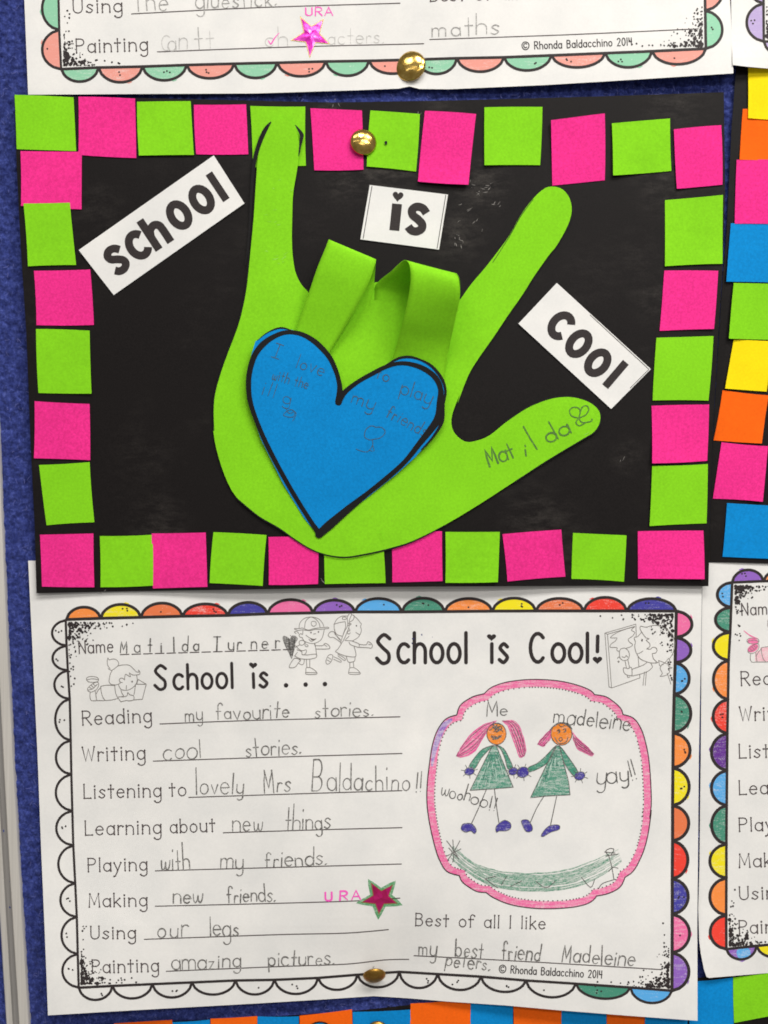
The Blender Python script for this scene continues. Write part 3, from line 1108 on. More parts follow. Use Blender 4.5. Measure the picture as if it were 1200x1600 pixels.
folded_finger([(474, 640, 0.7), (480, 520, 0.85), (496, 440, 2.0), (508, 390, 4.4), (513.5, 374.5, 7.5), (510, 384, 9.2), (496, 418, 8.8), (481, 462, 6.4), (466, 505, 3.5), (455, 538, 2.2), (446, 575, 1.4)],
              [(566, 640, 0.7), (572, 520, 0.8), (583, 455, 1.4), (586, 425, 5.0), (587.5, 406, 9.5), (586, 413, 11.4), (577, 440, 10.6), (557, 480, 7.8), (533, 521, 4.6), (515, 552, 2.8), (497, 595, 1.5)],
              "folded finger with a sharp crease at its top")
folded_finger([(568, 650, 0.6), (578, 530, 0.7), (585, 465, 0.95), (588, 444, 2.2), (610, 425, 7.5), (631, 407, 14), (640, 416, 18.5), (641, 445, 18), (632, 492, 13.0), (622, 530, 7.2), (614, 560, 3.2), (606, 600, 1.6)],
              [(706, 650, 0.6), (712, 530, 0.7), (717, 480, 1.1), (719, 455, 3.0), (718, 436, 8.0), (713, 427.5, 14), (717, 438, 18), (718, 464, 16.5), (710, 505, 10.5), (702, 542, 5.2), (696, 575, 2.6), (690, 612, 1.5)],
              "folded finger curled over in an open loop")

# the heart
zh = Z(370, 500, 3.42857)
heart_out = zh("235,40 330,60 400,105 460,165 510,235 538,290 548,350 562,392 600,360 680,315 760,265 830,225 920,195 970,205 1040,245 1100,310 1122,380 1110,480 1100,550 1050,630 950,740 850,830 700,950 575,1050 440,1160 360,1060 250,880 130,640 65,460 52,350 65,230 100,115 165,65")
h_heart = lambda x, y: s_mp(x, y) + 0.0014 + 0.0034 * max(0.0, min(1.0, (790 - y) / 240.0))
hh = Part(h_heart)
hh.fill(heart_out, 0, 12, 0, 0.00022)
heart = hh.build("paper_heart", M_blue, poster, "blue paper heart outlined in black marker")
marker_stroke(h_heart, heart, sm(zh("545,440 552,370 545,320 530,270 500,205 455,150 400,103 335,72 265,66 200,88 140,130 95,190 70,270 63,350 75,450 130,600 200,745 300,925 400,1085 440,1140"), 4),
          [11, 8, 7, 7.5, 8, 8.5, 7, 6.5, 7.5, 9.5, 9, 8.5, 8, 7, 7.5, 7, 7, 9], 7e-5)
marker_stroke(h_heart, heart, sm(zh("440,1148 500,1095 600,1010 700,930 800,850 900,760 980,660 1040,585 1082,520 1090,440 1092,370 1065,310 1010,265 940,238 870,232 800,250 730,285 650,330 580,385 545,435"), 4),
          [12, 14, 11, 7.5, 8, 7.5, 9, 11, 13, 11, 8, 8.5, 8, 7, 6, 6.5, 7, 6.5, 8, 11], 7e-5)
marker_stroke(h_heart, heart, sm(zh("800,242 865,206 925,198 985,214 1045,248 1097,312 1118,380 1108,450 1100,545 1050,628 990,695"), 4), [2.5, 4, 4, 3, 4.5, 5, 4, 3.5, 5.5, 3.5, 2], 7e-5)
marker_stroke(h_heart, heart, sm(zh("110,110 165,67 235,42 300,58"), 4), [.8, 1.6, 3, 1], 7e-5)
marker_stroke(h_heart, heart, sm(zh("1110,480 1098,500 1085,520"), 3), [1, 3, 5], 7e-5)
hw = Part(h_heart)
hk = dict(font=GH, jit=.09, off=7e-5)
text(hw, "I", 424, 558, 435, 562, 13, 1.3, seed=2, **hk)
text(hw, "love", 462, 573, 504, 588, 11.5, 1.4, asc=2.0, seed=3, **hk)
text(hw, "with the", 424, 592, 480, 608, 9, 1.3, asc=1.8, seed=4, **hk)
text(hw, "ill", 408, 615, 428, 622, 11, 1.0, asc=2.0, seed=4, **hk)
text(hw, "g", 440, 628, 454, 632, 12, 1.0, seed=4, **hk)
text(hw, "to", 586, 590, 606, 598, 10.5, 1.4, asc=1.9, seed=5, **hk)
text(hw, "play", 625, 614, 672, 631, 12, 1.4, asc=2.0, seed=6, **hk)
text(hw, "my", 548, 628, 583, 640, 12, 1.4, seed=7, **hk)
text(hw, "friends", 603, 650, 663, 684, 11, 1.4, asc=2.0, seed=8, **hk)
hw.ribbon(sm(zh("740,570 715,568 690,590 685,625 705,640 725,640 770,630 795,600 775,575 740,575"), 4), 1.2)
hw.ribbon(sm(zh("725,640 728,670 700,705 660,700 640,690"), 4), 1.1)
hw.ribbon(sm(zh("728,670 735,700 715,700"), 4), 1.1)
hw.ribbon(sm(zh("262,470 280,500 310,490 300,520 250,510 285,480 318,500 300,540"), 4), 1.0)
hw.build("handwriting", M_graph_blue, heart)


# ------------------------------------------------------------------ the poster on the right
rp = thing("paper_poster", "black poster at the right edge with yellow, orange, pink, blue and green squares", "poster",
           P(1180, 500, 0.002), "pupils' poster on black card")
p = Part(s_rp)
p.fill([(1151, 95), (1143, 200), (1135, 366), (1128, 450), (1121, 560), (1113, 700), (1108, 878), (1260, 882), (1262, 95)], 0, 16, 0, 0.0003)
p.build("backing_card", M_card, rp)
for i, (m, q) in enumerate([
    (M_orange, ((1160.7, 170), (1250, 172), (1247, 252), (1155.6, 249.5))), (M_yellow, ((1169, 106), (1255, 106), (1250, 190), (1169, 184.5))),
    (M_pink, ((1151, 249.5), (1240, 250.5), (1238, 351), (1148, 349.5))), (M_blue, ((1142, 348.7), (1232, 349), (1228, 442), (1135, 440))),
    (M_lime, ((1146.5, 442), (1240, 444), (1236, 531), (1139, 529))), (M_yellow, ((1146.5, 530.5), (1206, 533), (1198, 612), (1133, 607))),
    (M_orange, ((1129, 609.5), (1201, 617.7), (1190.5, 693), (1115, 688))), (M_pink, ((1127.5, 691), (1200, 697), (1192, 784), (1114, 779))),
    (M_blue, ((1136, 786), (1225, 791), (1222, 874), (1129, 870)))]):
    nmz = {M_orange: "orange", M_yellow: "yellow", M_pink: "hot pink", M_blue: "blue", M_lime: "lime green"}[m]
    square(rp, s_rp, q, m, 0.0003 + 0.00012 * (i % 3) + (0.0002 if m is M_yellow and i == 1 else 0), nmz + " square", 60 + i)

# ------------------------------------------------------------------ posters along the bottom edge
bp = thing("paper_poster", "poster edged with orange and blue squares along the bottom of the picture", "poster",
           P(620, 1620, 0.0017), "pupils' poster on black card")
p = Part(s_bot)
p.fill([(150, 1602), (260, 1596), (400, 1590), (550, 1580), (640, 1570), (740, 1560), (880, 1566), (1000, 1572), (1074, 1576), (1073, 1660), (150, 1660)], 0, 16, 0, 0.0003)
p.build("backing_card", M_card, bp)
bx = [(M_orange, 178, 1599, 269, 1593.5), (M_blue, 269.5, 1597, 328, 1593), (M_orange, 329, 1591.5, 402, 1587.5), (M_blue, 402.5, 1588, 467, 1588),
      (M_orange, 468, 1587, 550, 1577), (M_blue, 551, 1581, 641, 1577.5), (M_orange, 641.5, 1568, 735, 1561), (M_blue, 735.5, 1567, 801.5, 1567),
      (M_orange, 802, 1566, 877, 1569), (M_blue, 877.5, 1570, 947, 1573), (M_orange, 948, 1572, 1007.5, 1575), (M_blue, 1008, 1577, 1074, 1579)]
for i, (m, xa, ya, xb, yb) in enumerate(bx):
    q = ((xa, ya), (xb, yb), (xb + 1, yb + 85), (xa + 1, ya + 85))
    square(bp, s_bot, q, m, 0.0003 + 0.00012 * (i % 2), ("orange" if m is M_orange else "blue") + " square", 90 + i)
p = Part(s_bot)
p.fill(ell(500, 1625, 26, 29, 28), 0.0010, 10, 0, 0.0002)
fo = p.build("paper_fingertip", M_blue, bp, "blue paper fingertip outlined in black")
p = Part(s_bot)
p.ribbon(ell(500, 1625, 25, 28, 30), 2.2, 0.00108, 0, True)
p.build("marker_outline", M_marker, fo)

br = thing("paper_poster", "poster edged with blue and lime squares in the bottom right corner", "poster",
           P(1160, 1600, 0.0018), "pupils' poster on black card")
p = Part(s_br)
p.fill([(1076, 1529), (1146, 1523), (1260, 1512), (1262, 1660), (1075, 1660)], 0, 16, 0, 0.0003)
p.build("backing_card", M_card, br)
square(br, s_br, ((1077, 1534), (1145, 1527.5), (1147, 1612), (1077, 1620)), M_blue, 0.0003, "blue square", 120)
square(br, s_br, ((1145.5, 1527.5), (1232, 1516), (1232, 1583), (1147, 1598.5)), M_lime, 0.0004, "lime green square", 121)


# ------------------------------------------------------------------ worksheets
def scallops(parent, surf, pts, depth, side, cols, w=5.0, dots=None, ang=0.2, seed=0):
    """a row of half-round scallops on the border line; pts are the joints, side +1/-1 says which way they bulge"""
    rnd = random.Random(seed)
    for i in range(len(pts) - 1):
        (xa, ya), (xb, yb) = pts[i], pts[i + 1]
        dx, dy = xb - xa, yb - ya
        L = math.hypot(dx, dy)
        nx, ny = -dy / L * side, dx / L * side
        dep = depth * (0.92 + 0.16 * rnd.random()) * (0.75 + 0.25 * min(1.0, L / 60))
        arc = []
        for t in np.linspace(0, 1, 17):
            o = dep * max(0.0, 1 - abs(2 * t - 1) ** 2.1) ** 0.62
            arc.append((xa + dx * t + nx * o, ya + dy * t + ny * o))
        p = Part(surf)
        c = cols[i] if cols else None
        if c:
            inner = [(x - nx * .6, y - ny * .6) for x, y in arc]
            p.fill(inner, 4e-5, 9)
        p.ribbon(arc, w, 7e-5, 1 if c else 0)
        if rnd.random() < 0.65:
            n = rnd.choice((1, 2, 3, 3))
            mx, my = xa + dx * rnd.uniform(.3, .7) + nx * dep * .55, ya + dy * .5 + ny * dep * .5
            for _ in range(n):
                p.disc(mx + rnd.uniform(-5, 5), my + rnd.uniform(-4, 4), 1.5, 9e-5, 1 if c else 0)
        if c and rnd.random() < .6:
            # a little colouring outside the line
            t = rnd.uniform(.2, .8)
            o = dep * (1 - abs(2 * t - 1) ** 2.1) ** .62 + 1.5
            x, y = xa + dx * t + nx * o, ya + dy * t + ny * o
            p.ribbon(sm([(x - dx / L * 5, y - dy / L * 5), (x + nx * 1.5, y + ny * 1.5), (x + dx / L * 5, y + dy / L * 5)], 3), [1, 2.5, 1], 3e-5)
        mats = [pm(c, ang + rnd.uniform(-.25, .25), rnd.choice((.7, .82, .95))), M_ink] if c else [M_ink]
        p.build("scallop", mats, parent, (c + " pencil-coloured scallop").replace('burnt', 'burnt orange').replace('sky', 'sky blue').replace('salmon', 'salmon pink').replace('mint', 'mint green') if c else None)


def speckle(part, cx, cy, dx, dy, n=150, seed=0, ext=80):
    rnd = random.Random(seed)
    for i in range(n):
        a = rnd.random() ** 2.4 * ext
        b = rnd.random() ** 2.4 * ext
        if (a / ext) + (b / ext) > 0.85:
            continue
        r = rnd.uniform(.7, 1.6)
        if a + b < 45 and rnd.random() < .10:
            r = rnd.uniform(2.2, 3.6)
        part.disc(cx + dx * (a + 3), cy + dy * (b + 3), r, 8e-5)
    for i in range(n // 2):
        a = rnd.random() ** 1.6 * ext * .45
        b = rnd.random() ** 1.6 * ext * .45
        if a + b < ext * .5:
            part.disc(cx + dx * (a + 3), cy + dy * (b + 3), rnd.uniform(1.0, 2.2), 8e-5, 0, 6)
    for i in range(22):
        a = rnd.uniform(20, ext * 1.5)
        b = rnd.uniform(3, 12)
        if i % 2:
            a, b = b, a
        part.disc(cx + dx * a, cy + dy * b, rnd.uniform(1.1, 1.7), 8e-5)


def printed(parent, surf, items, w=1.7, name="printed_text", font=G, mat=None, dots=True):
    for it in items:
        s, x0, y0, x1, y1, xh = it[:6]
        p = Part(surf)
        text(p, s, x0, y0, x1, y1, xh, w if len(it) < 7 else it[6], 7e-5, font, 1.62, .34, dots=dots)
        p.build(name, mat or M_inkthin, parent)


def rules(parent, surf, items, w=1.6):
    rnd = random.Random(4)
    for pts in items:
        p = Part(surf)
        p.ribbon(sm(pts, 6) if len(pts) > 2 else resample(pts, 14, False), w, 5.5e-5)
        p.build("ruled_line", M_inkthin, parent)


def hand_lines(parent, surf, lines, mat=None, name="handwriting"):
    for ln in lines:
        p = Part(surf)
        m = mat or M_graphite
        for (s, x0, y0, x1, y1, xh, asc, w, sd) in ln:
            text(p, s, x0, y0, x1, y1, xh, w, 9e-5, GH, asc, .26, .12, .03, seed=sd, desc=1.1)
        p.build(name, m, parent)


def star_pts(cx, cy, R, r, rot):
    out = []
    for i in range(10):
        a = rot + math.pi * i / 5
        q = R if i % 2 == 0 else r
        out.append((cx + q * math.cos(a), cy + q * math.sin(a)))
    return out


def star_sticker(parent, surf, pts, foil, label, halo=None):
    cx = sum(p_[0] for p_ in pts) / 10
    cy = sum(p_[1] for p_ in pts) / 10
    p = Part(surf)
    b = 0
    inner = [(cx + (x - cx) * .90, cy + (y - cy) * .90) for x, y in pts]
    # raised, faceted foil: each arm a shallow ridge
    V = [(cx, cy, 0.00055)] + [(x, y, 0.00022) for x, y in inner]
    p.v += V
    for i in range(10):
        p.f.append((0, 1 + (i + 1) % 10, 1 + i))
        p.m.append(0)
    o = p.build("star_sticker", foil, parent, label)
    p = Part(surf)
    p.ribbon(inner, 2.2, 0.00016, 0, True)
    p.fill(pts, 0.00012, 10)
    p.build("gilt_edge", M_gold, o)
    if halo:
        p = Part(surf)
        rnd = random.Random(8)
        big = [(cx + (x - cx) * 1.10 + rnd.uniform(-.8, .8), cy + (y - cy) * 1.10 + rnd.uniform(-.8, .8)) for x, y in pts]
        p.ribbon(resample(big, 5), [5.0, 6.2, 4.6, 6.4, 5, 6, 4.4, 5.6], 5e-5, 0, True)
        p.build("pencil_halo", halo, o)
    return o


# ---- the main worksheet
ws = thing("worksheet", "coloured-in school worksheet with two girls drawn in a pink frame", "worksheet",
           P(580, 1250, 0.003), "pupils' worksheets")
p = Part(s_ms)
p.fill([(44, 876), (50, 1000), (58.6, 1178), (64, 1320), (70, 1459), (75, 1586.5), (150, 1582), (220, 1578), (310, 1573), (400, 1568), (500, 1562), (560, 1558), (583, 1556.5),
        (610, 1558), (640, 1560), (700, 1565), (790, 1571), (873, 1578.5), (980, 1587), (1090, 1595), (1089.5, 1450), (1091, 1300), (1092, 1180), (1095, 1030), (1097, 905), (1097, 880)], 0, 12, 0, 0.0001)
p.build("sheet", M_white, ws)

bord = Part(s_ms)
top = [(104, 968), (157.3, 966), (220, 964.5), (285.3, 962.8), (356, 961.5), (418, 959), (489.3, 957.5), (554.7, 956), (628, 956), (694.7, 955.5), (769.3, 954.8), (837.3, 954.5), (912, 954.5), (979.5, 954.5), (1056.8, 954.7)]
rgt = [(1056.8, 954.7), (1056, 996), (1055, 1035.5), (1053.5, 1085), (1052, 1145), (1051.5, 1199.7), (1051, 1258.6), (1051, 1314), (1050.5, 1373), (1050.5, 1428.6), (1050.3, 1488.7), (1050, 1548)]
bot = [(123, 1543.3), (175.7, 1540.5), (238, 1537.7), (300, 1535), (368, 1532), (428.7, 1531), (497, 1528), (558.5, 1523), (624, 1518.5), (684, 1522), (751.7, 1526), (822, 1532), (900, 1537), (985, 1543), (1050, 1548)]
lf = [(102.7, 969), (104, 1008.8), (106, 1047.5), (109, 1092), (110.5, 1157), (111.5, 1210), (113, 1267), (114.5, 1321), (117.5, 1380), (120, 1432.7), (121.5, 1490.7), (123, 1543)]
for ln, w in ((top, 4.6), (rgt, 5.0), (bot, 4.0), (lf, 3.6)):
    bord.ribbon(resample(ln, 12, False), w, 8e-5)
bord.build("border_line", M_ink, ws)
scallops(ws, s_ms, top, 20, -1, ['orange', 'yellow', 'burnt', 'red', 'navy', 'pink', 'purple', 'sky', 'teal', 'orange', 'yellow', 'burnt', 'red', 'navy'], 4.6, ang=0.1, seed=1)
scallops(ws, s_ms, rgt, 25, -1, ['pink', 'purple', 'sky', 'teal', 'orange', 'yellow', 'burnt', 'red', 'navy', 'pink', 'purple'], 5, ang=1.3, seed=2)
scallops(ws, s_ms, bot, 22, 1, [None] * 12 + ['teal', 'sky'], 4.0, ang=0.2, seed=3)
scallops(ws, s_ms, lf, 25, 1, [None] * 11, 3.8, seed=4)
spk = Part(s_ms)
speckle(spk, 105, 970, 1, 1, 190, 11)
speckle(spk, 1054, 957, -1, 1, 200, 12)
speckle(spk, 124, 1540, 1, -1, 170, 13, 62)
speckle(spk, 1048, 1545, -1, -1, 190, 14)
o = spk.build("corner_speckle", M_ink, ws)
o['kind'] = 'stuff'

# headings
p = Part(s_ms)
hw_ = 4.8
text(p, "S", 241, 1078.5, 262, 1078, 23.5, hw_, gap=.3)
text(p, "chool", 271, 1078, 367, 1075, 24, hw_, gap=.32, asc=1.68)
text(p, "l", 395, 1074.5, 398, 1074.5, 23, hw_, asc=1.0)
G['|'] = (.16, [Ln((.08, 1), (.08, 0))])
p2 = Part(s_ms)
text(p2, "S", 241, 1077.5, 262, 1077, 21.8, hw_)
text(p2, "chool", 271.5, 1077, 364.5, 1074.5, 23, hw_, gap=.32, asc=1.66)
text(p2, "|", 395, 1074.5, 398, 1074.4, 22, hw_)
p2.fill(heart_poly(395.5, 1039.5, 13, 10, .05), 7e-5, 8)
text(p2, "s", 405.5, 1073.8, 418.5, 1073.5, 22.5, hw_)
for x, y in ((447, 1070.8), (477.6, 1069.6), (507.7, 1068.8)):
    p2.disc(x, y, 3.6, 7e-5, 0, 12)
p2.build("heading", M_ink, ws, "small heading reading School is")
p = Part(s_ms)
text(p, "S", 587.5, 1036.5, 612, 1036.5, 26, 5.7)
text(p, "chool", 621.5, 1035.5, 730, 1035.3, 29.5, 5.7, gap=.30, asc=1.58)
text(p, "|", 767.5, 1035, 769.5, 1035, 29, 5.7)
p.fill(heart_poly(768, 995.5, 14.5, 11, 0), 7e-5, 8)
text(p, "s", 779.5, 1035, 794, 1035, 29, 5.7)
text(p, "C", 828, 1034.5, 851, 1034.5, 26, 5.7)
text(p, "ool", 862, 1034.5, 919.8, 1034.5, 28.5, 5.7, gap=.26, asc=1.58)
p.ribbon([(934, 994), (933.5, 1018)], 5.7)
p.fill(heart_poly(933.5, 1031, 15, 12, 0), 7e-5, 8)
p.build("heading", M_ink, ws, "large heading reading School is Cool")

printed(ws, s_ms, [("Name", 123.5, 1021.5, 177, 1018.5, 12.2)], 1.8, dots=False)
printed(ws, s_ms, [
    ("Reading", 129, 1133, 237, 1127.5, 13.4), ("Writing", 129, 1189.5, 227, 1186, 13.6), ("Listening", 131, 1247.5, 252, 1244.5, 13.4),
    ("to", 265, 1244, 291, 1243.2, 13), ("Learning", 133, 1305, 252, 1302, 13.6), ("about", 266, 1301.5, 336, 1299, 12.8),
    ("Playing", 137.5, 1362, 230, 1359.5, 12.8), ("Making", 139, 1417.3, 230, 1415.3, 12.6), ("Using", 141.5, 1467.3, 212, 1466, 12.2),
    ("Painting", 144, 1520.5, 248, 1517.5, 12.6)], 1.75)
printed(ws, s_ms, [("Best of all I like", 649, 1446.2, 852, 1451.6, 11.8, 1.6)])
printed(ws, s_ms, [("© Rhonda Baldacchino 2014", 779.5, 1519.5, 941, 1528.5, 7.2, 1.5)], dots=False, mat=M_ink)
rules(ws, s_ms, [
    [(250, 1131.2), (400, 1125.5), (625, 1120)], [(239.5, 1189.3), (430, 1183), (628, 1177.3)], [(295, 1246), (460, 1240.5), (628, 1235.3)], [(349, 1301.2), (500, 1296.5), (628, 1293.2)],
    [(242.7, 1360.7), (430, 1355.5), (627, 1350)], [(242.7, 1416), (430, 1411.5), (560, 1407.5), (624.7, 1403.3)], [(225.7, 1467.7), (430, 1460.5), (540, 1458), (606.7, 1452.5)],
    [(260, 1517.7), (430, 1510.5), (540, 1506.5), (600, 1500), (638.7, 1499)], [(647, 1493.3), (760, 1499), (900, 1507), (1033, 1515)]])
p = Part(s_ms)
x = 188
while x < 458:
    y = 1022.8 - (x - 188) * 0.030
    p.ribbon([(x, y), (x + 13.5, y - .4)], 1.6, 5.5e-5)
    x += 18.2
p.build("dashed_line", M_inkthin, ws)

# child's writing
p = Part(s_ms)
for i, (ch, x, asc) in enumerate([('M', 193, 1.75), ('a', 214.5, 1.7), ('t', 234.5, 2.2), ('i', 252, 1.6), ('l', 272, 2.3), ('d', 289, 2.2), ('a', 306.5, 1.7), ('T', 338.7, 2.0), ('u', 361, 1.7),
                                  ('r', 373.5, 1.7), ('n', 397, 1.7), ('e', 413.5, 1.7), ('r', 433.5, 1.7)]):
    y = 1020.5 - (x - 188) * 0.031
    w2 = GH[ch][0] * 10.5 / 2
    text(p, ch, x - w2, y, x + w2, y, 10.5, 1.9, 9e-5, GH, asc, .2, .07, .02, seed=i)
p.build("handwriting", M_graphite_dk, ws, "pencilled pupil name on the dashed line")
hand_lines(ws, s_ms, [
    [("my", 288.5, 1126.5, 317, 1125.5, 13, 1.7, 1.8, 1), ("favourite", 338, 1124.5, 452, 1121, 12.5, 2.0, 1.8, 2), ("stories.", 491, 1121, 583, 1119, 12, 2.5, 1.8, 3)],
    [("cool", 255, 1186.5, 314.5, 1184.5, 15.5, 1.95, 1.9, 4), ("stories.", 384, 1181.5, 470.5, 1178, 13, 2.3, 1.9, 5)],
    [("lovely", 306, 1241.5, 381, 1239, 16, 2.3, 1.9, 6), ("Mrs", 413, 1238.5, 454, 1237.5, 16, 2.3, 1.9, 7), ("B", 487, 1237, 503, 1236.5, 23, 2.0, 1.9, 9), ("aldachino", 512, 1235.5, 641, 1234, 17.5, 2.35, 1.9, 8),
     ("!!", 649, 1238, 658, 1238, 16, 2.15, 1.8, 10)],
    [("new", 363.5, 1300, 411, 1298.5, 16, 1.6, 1.9, 11), ("things", 446, 1297.5, 516, 1295, 14, 2.6, 1.9, 12)],
    [("with", 251, 1360, 297, 1358, 15, 2.7, 1.9, 13), ("my", 345, 1357.5, 380, 1356, 14, 1.7, 1.9, 14), ("friends.", 414, 1355, 510, 1351.5, 13, 2.0, 1.9, 15)],
    [("new", 271, 1412, 316.5, 1411, 13, 1.6, 2.0, 16), ("friends.", 355.5, 1410, 430, 1407.5, 12.5, 2.0, 2.0, 17)],
    [("our", 245, 1464, 293, 1463, 16, 1.7, 1.9, 18), ("legs", 328, 1462.5, 373, 1461, 14.5, 1.9, 1.9, 19)],
    [("amazing", 269, 1515, 376.5, 1511.5, 13.5, 1.6, 1.9, 20), ("pictures.", 419, 1509.5, 522, 1506.5, 13, 2.1, 1.9, 21)],
    [("my", 653, 1491, 681.5, 1492.5, 14, 1.7, 2.0, 22), ("best", 711, 1493.5, 754.5, 1497, 14.5, 1.9, 2.0, 23), ("friend", 784.5, 1498.5, 843.5, 1502, 14, 2.1, 2.0, 24), ("Madeleine", 877.5, 1502, 991, 1509.5, 14, 2.0, 2.0, 25)],
    [("peters.", 695.5, 1508.5, 765, 1516.5, 12.5, 1.8, 2.0, 26)],
])
hand_lines(ws, s_ms, [[("Me", 761, 1118.5, 793.5, 1117.5, 11, 1.95, 1.7, 31)], [("madeleine", 864, 1129.5, 984, 1141.5, 14, 1.9, 1.7, 32)],
                      [("wooh", 688.5, 1243, 733, 1252, 10.5, 2.2, 1.7, 33), ("o", 735, 1256, 746, 1258, 10, 1.7, 1.7, 34), ("o", 749, 1261, 760, 1263, 10.5, 1.7, 1.7, 35), ("!!", 763, 1265, 773, 1267, 10, 2.2, 1.7, 36)],
                      [("y", 930, 1226, 948, 1226, 20, 1.6, 1.9, 37), ("ay", 949, 1224, 983, 1219, 15, 1.6, 1.9, 38), ("!!", 987, 1220, 996, 1217, 15, 2.0, 1.7, 39)]], M_graphite_dk)
hand_lines(ws, s_ms, [[("U", 508, 1406.8, 519, 1406.4, 7.6, 1.7, 2.6, 41), ("R", 531, 1406, 543, 1405.6, 7.6, 1.7, 2.6, 42), ("A", 550, 1405.3, 563, 1405, 7.6, 1.7, 2.6, 43)]], M_magenta, "pen_note")
sp = Z(555, 1370, 14.1176)
star_sticker(ws, s_ms, sp("340,120 578,305 840,165 745,420 940,590 640,605 522,840 437,605 125,565 388,408"), M_foil_red, "crimson foil star ringed with green pencil", pencil_mat("green_pencil", (0.10, 0.33, 0.14, 1), .8, .6))

# scribbled grey heart
zc = Z(440, 950, 7.5)
p = Part(s_ms)
p.fill(sm(zc("10,350 35,325 75,345 95,365 120,325 160,325 190,360 170,400 145,450 122,600 90,540 40,440"), 3, True), 6e-5, 8)
rr = random.Random(2)
for i in range(16):
    x = rr.uniform(20, 165)
    pts = zc(f"{x},{rr.uniform(340,370)} {x*0.8+25},{rr.uniform(420,470)} {x*0.35+75},{rr.uniform(480,570)}")
    p.ribbon(sm(pts, 3), .9, 9e-5, 1)
p.build("scribbled_heart", [pencil_mat("grey_scribble", (0.16, 0.155, 0.15, 1), 1.3, .45), M_graphite_dk], ws)


def drawing(name, surf, parent, zfun, strokes, w=1.0, mat=None, label=None, n=4):
    p = Part(surf)
    for s in strokes:
        closed = s.startswith('@')
        straight = s.lstrip('@').startswith('=')
        pts = zfun(s.lstrip('@='))
        if straight:
            p.ribbon(pts, w, 7e-5, 0, closed)
        else:
            p.ribbon(sm(pts, n, closed), w, 7e-5, 0, closed)
    return p.build(name, mat or M_inkgrey, parent, label)


READER = ["435,80 425,130 435,200 470,245", "435,80 460,110 500,98 550,100 590,130 605,170 590,205", "440,245 470,265 505,270 590,205",
          "505,270 475,330 460,400 455,450 480,490", "590,205 680,188 770,195 830,245 880,295 920,300 915,270 935,300 930,335 885,345",
          "885,345 820,345 770,315 790,370 765,365 715,335 700,375 695,425", "695,425 680,405 640,395 615,420 625,455 660,465",
          "480,490 540,500 600,490 640,460", "600,490 620,540 650,575 730,585 800,560 850,520 870,490", "885,345 895,420 880,480",
          "=725,510 722,570", "330,520 420,505 540,510", "325,520 330,600 360,700 400,745", "545,515 555,620 590,700 640,765", "400,745 500,735 590,712",
          "160,610 155,690 180,745 260,745 390,745", "240,600 250,680 260,745", "320,545 280,590 255,640", "640,585 660,640 680,675 600,690",
          "640,765 720,745 780,750 840,730 835,670 780,655 745,620 735,670 660,690", "=880,490 1035,490 975,725 845,735", "=870,490 845,650", "=910,415 1035,490", "=910,415 890,480",
          "@100,410 130,375 200,370 270,385 290,420 270,450 200,460 130,450", "@115,570 150,520 220,470 280,460 290,510 260,570 190,610 140,605",
          "=150,540 180,560", "=180,510 210,540", "=210,490 240,515", "110,420 200,405 285,420", "130,580 200,560 270,490"]
d = drawing("drawn_reader", s_ms, ws, Z(125, 1020, 10), READER, 1.0, label="outline drawing of a child reading on the floor")
p = Part(s_ms)
zq = Z(125, 1020, 10)
c = zq("815,450")[0]
p.disc(c[0], c[1], 1.5, 7e-5)
p.build("eye", M_inkgrey, d)

RUN1 = ["205,235 215,175 270,120 350,105 430,125 475,170 495,215", "270,230 280,160 320,115 350,105", "350,105 400,130 440,180 450,225", "150,240 200,240 250,235 310,258 380,240 460,230 540,225 550,238 500,245 440,250 390,250 330,265 250,255 190,262 150,245",
        "@350,165 375,155 400,165 405,195 375,215 350,195", "250,262 245,310 225,300 205,315 215,340 240,345", "240,345 265,385 320,410 380,415 440,390 475,350 490,300 500,250", "285,318 320,345 370,365 405,360 350,390 320,365", "375,305 400,300",
        "@205,400 225,380 260,385 270,410 245,435 215,430", "280,400 275,440 300,455 310,440 290,425", "390,415 400,470 410,545", "165,440 200,480 245,500 285,490 290,515 270,545 240,545 235,510 180,490", "215,430 160,460",
        "185,520 160,560 215,590 300,600 380,590 410,570 400,540 300,550 240,545", "150,560 220,600 215,625", "=290,600 295,690", "=330,600 330,690", "@290,700 340,700 400,740 408,775 290,775 285,740", "=285,755 408,758", "@150,590 90,680 110,700 160,690 200,640 215,610",
        "385,420 400,440 480,440 500,420 520,415 545,430 565,455 560,475 520,480 400,480", "500,430 530,450", "195,640 230,665 260,650 265,600", "170,300 150,280 180,275 200,300", "100,320 140,350 175,345"]
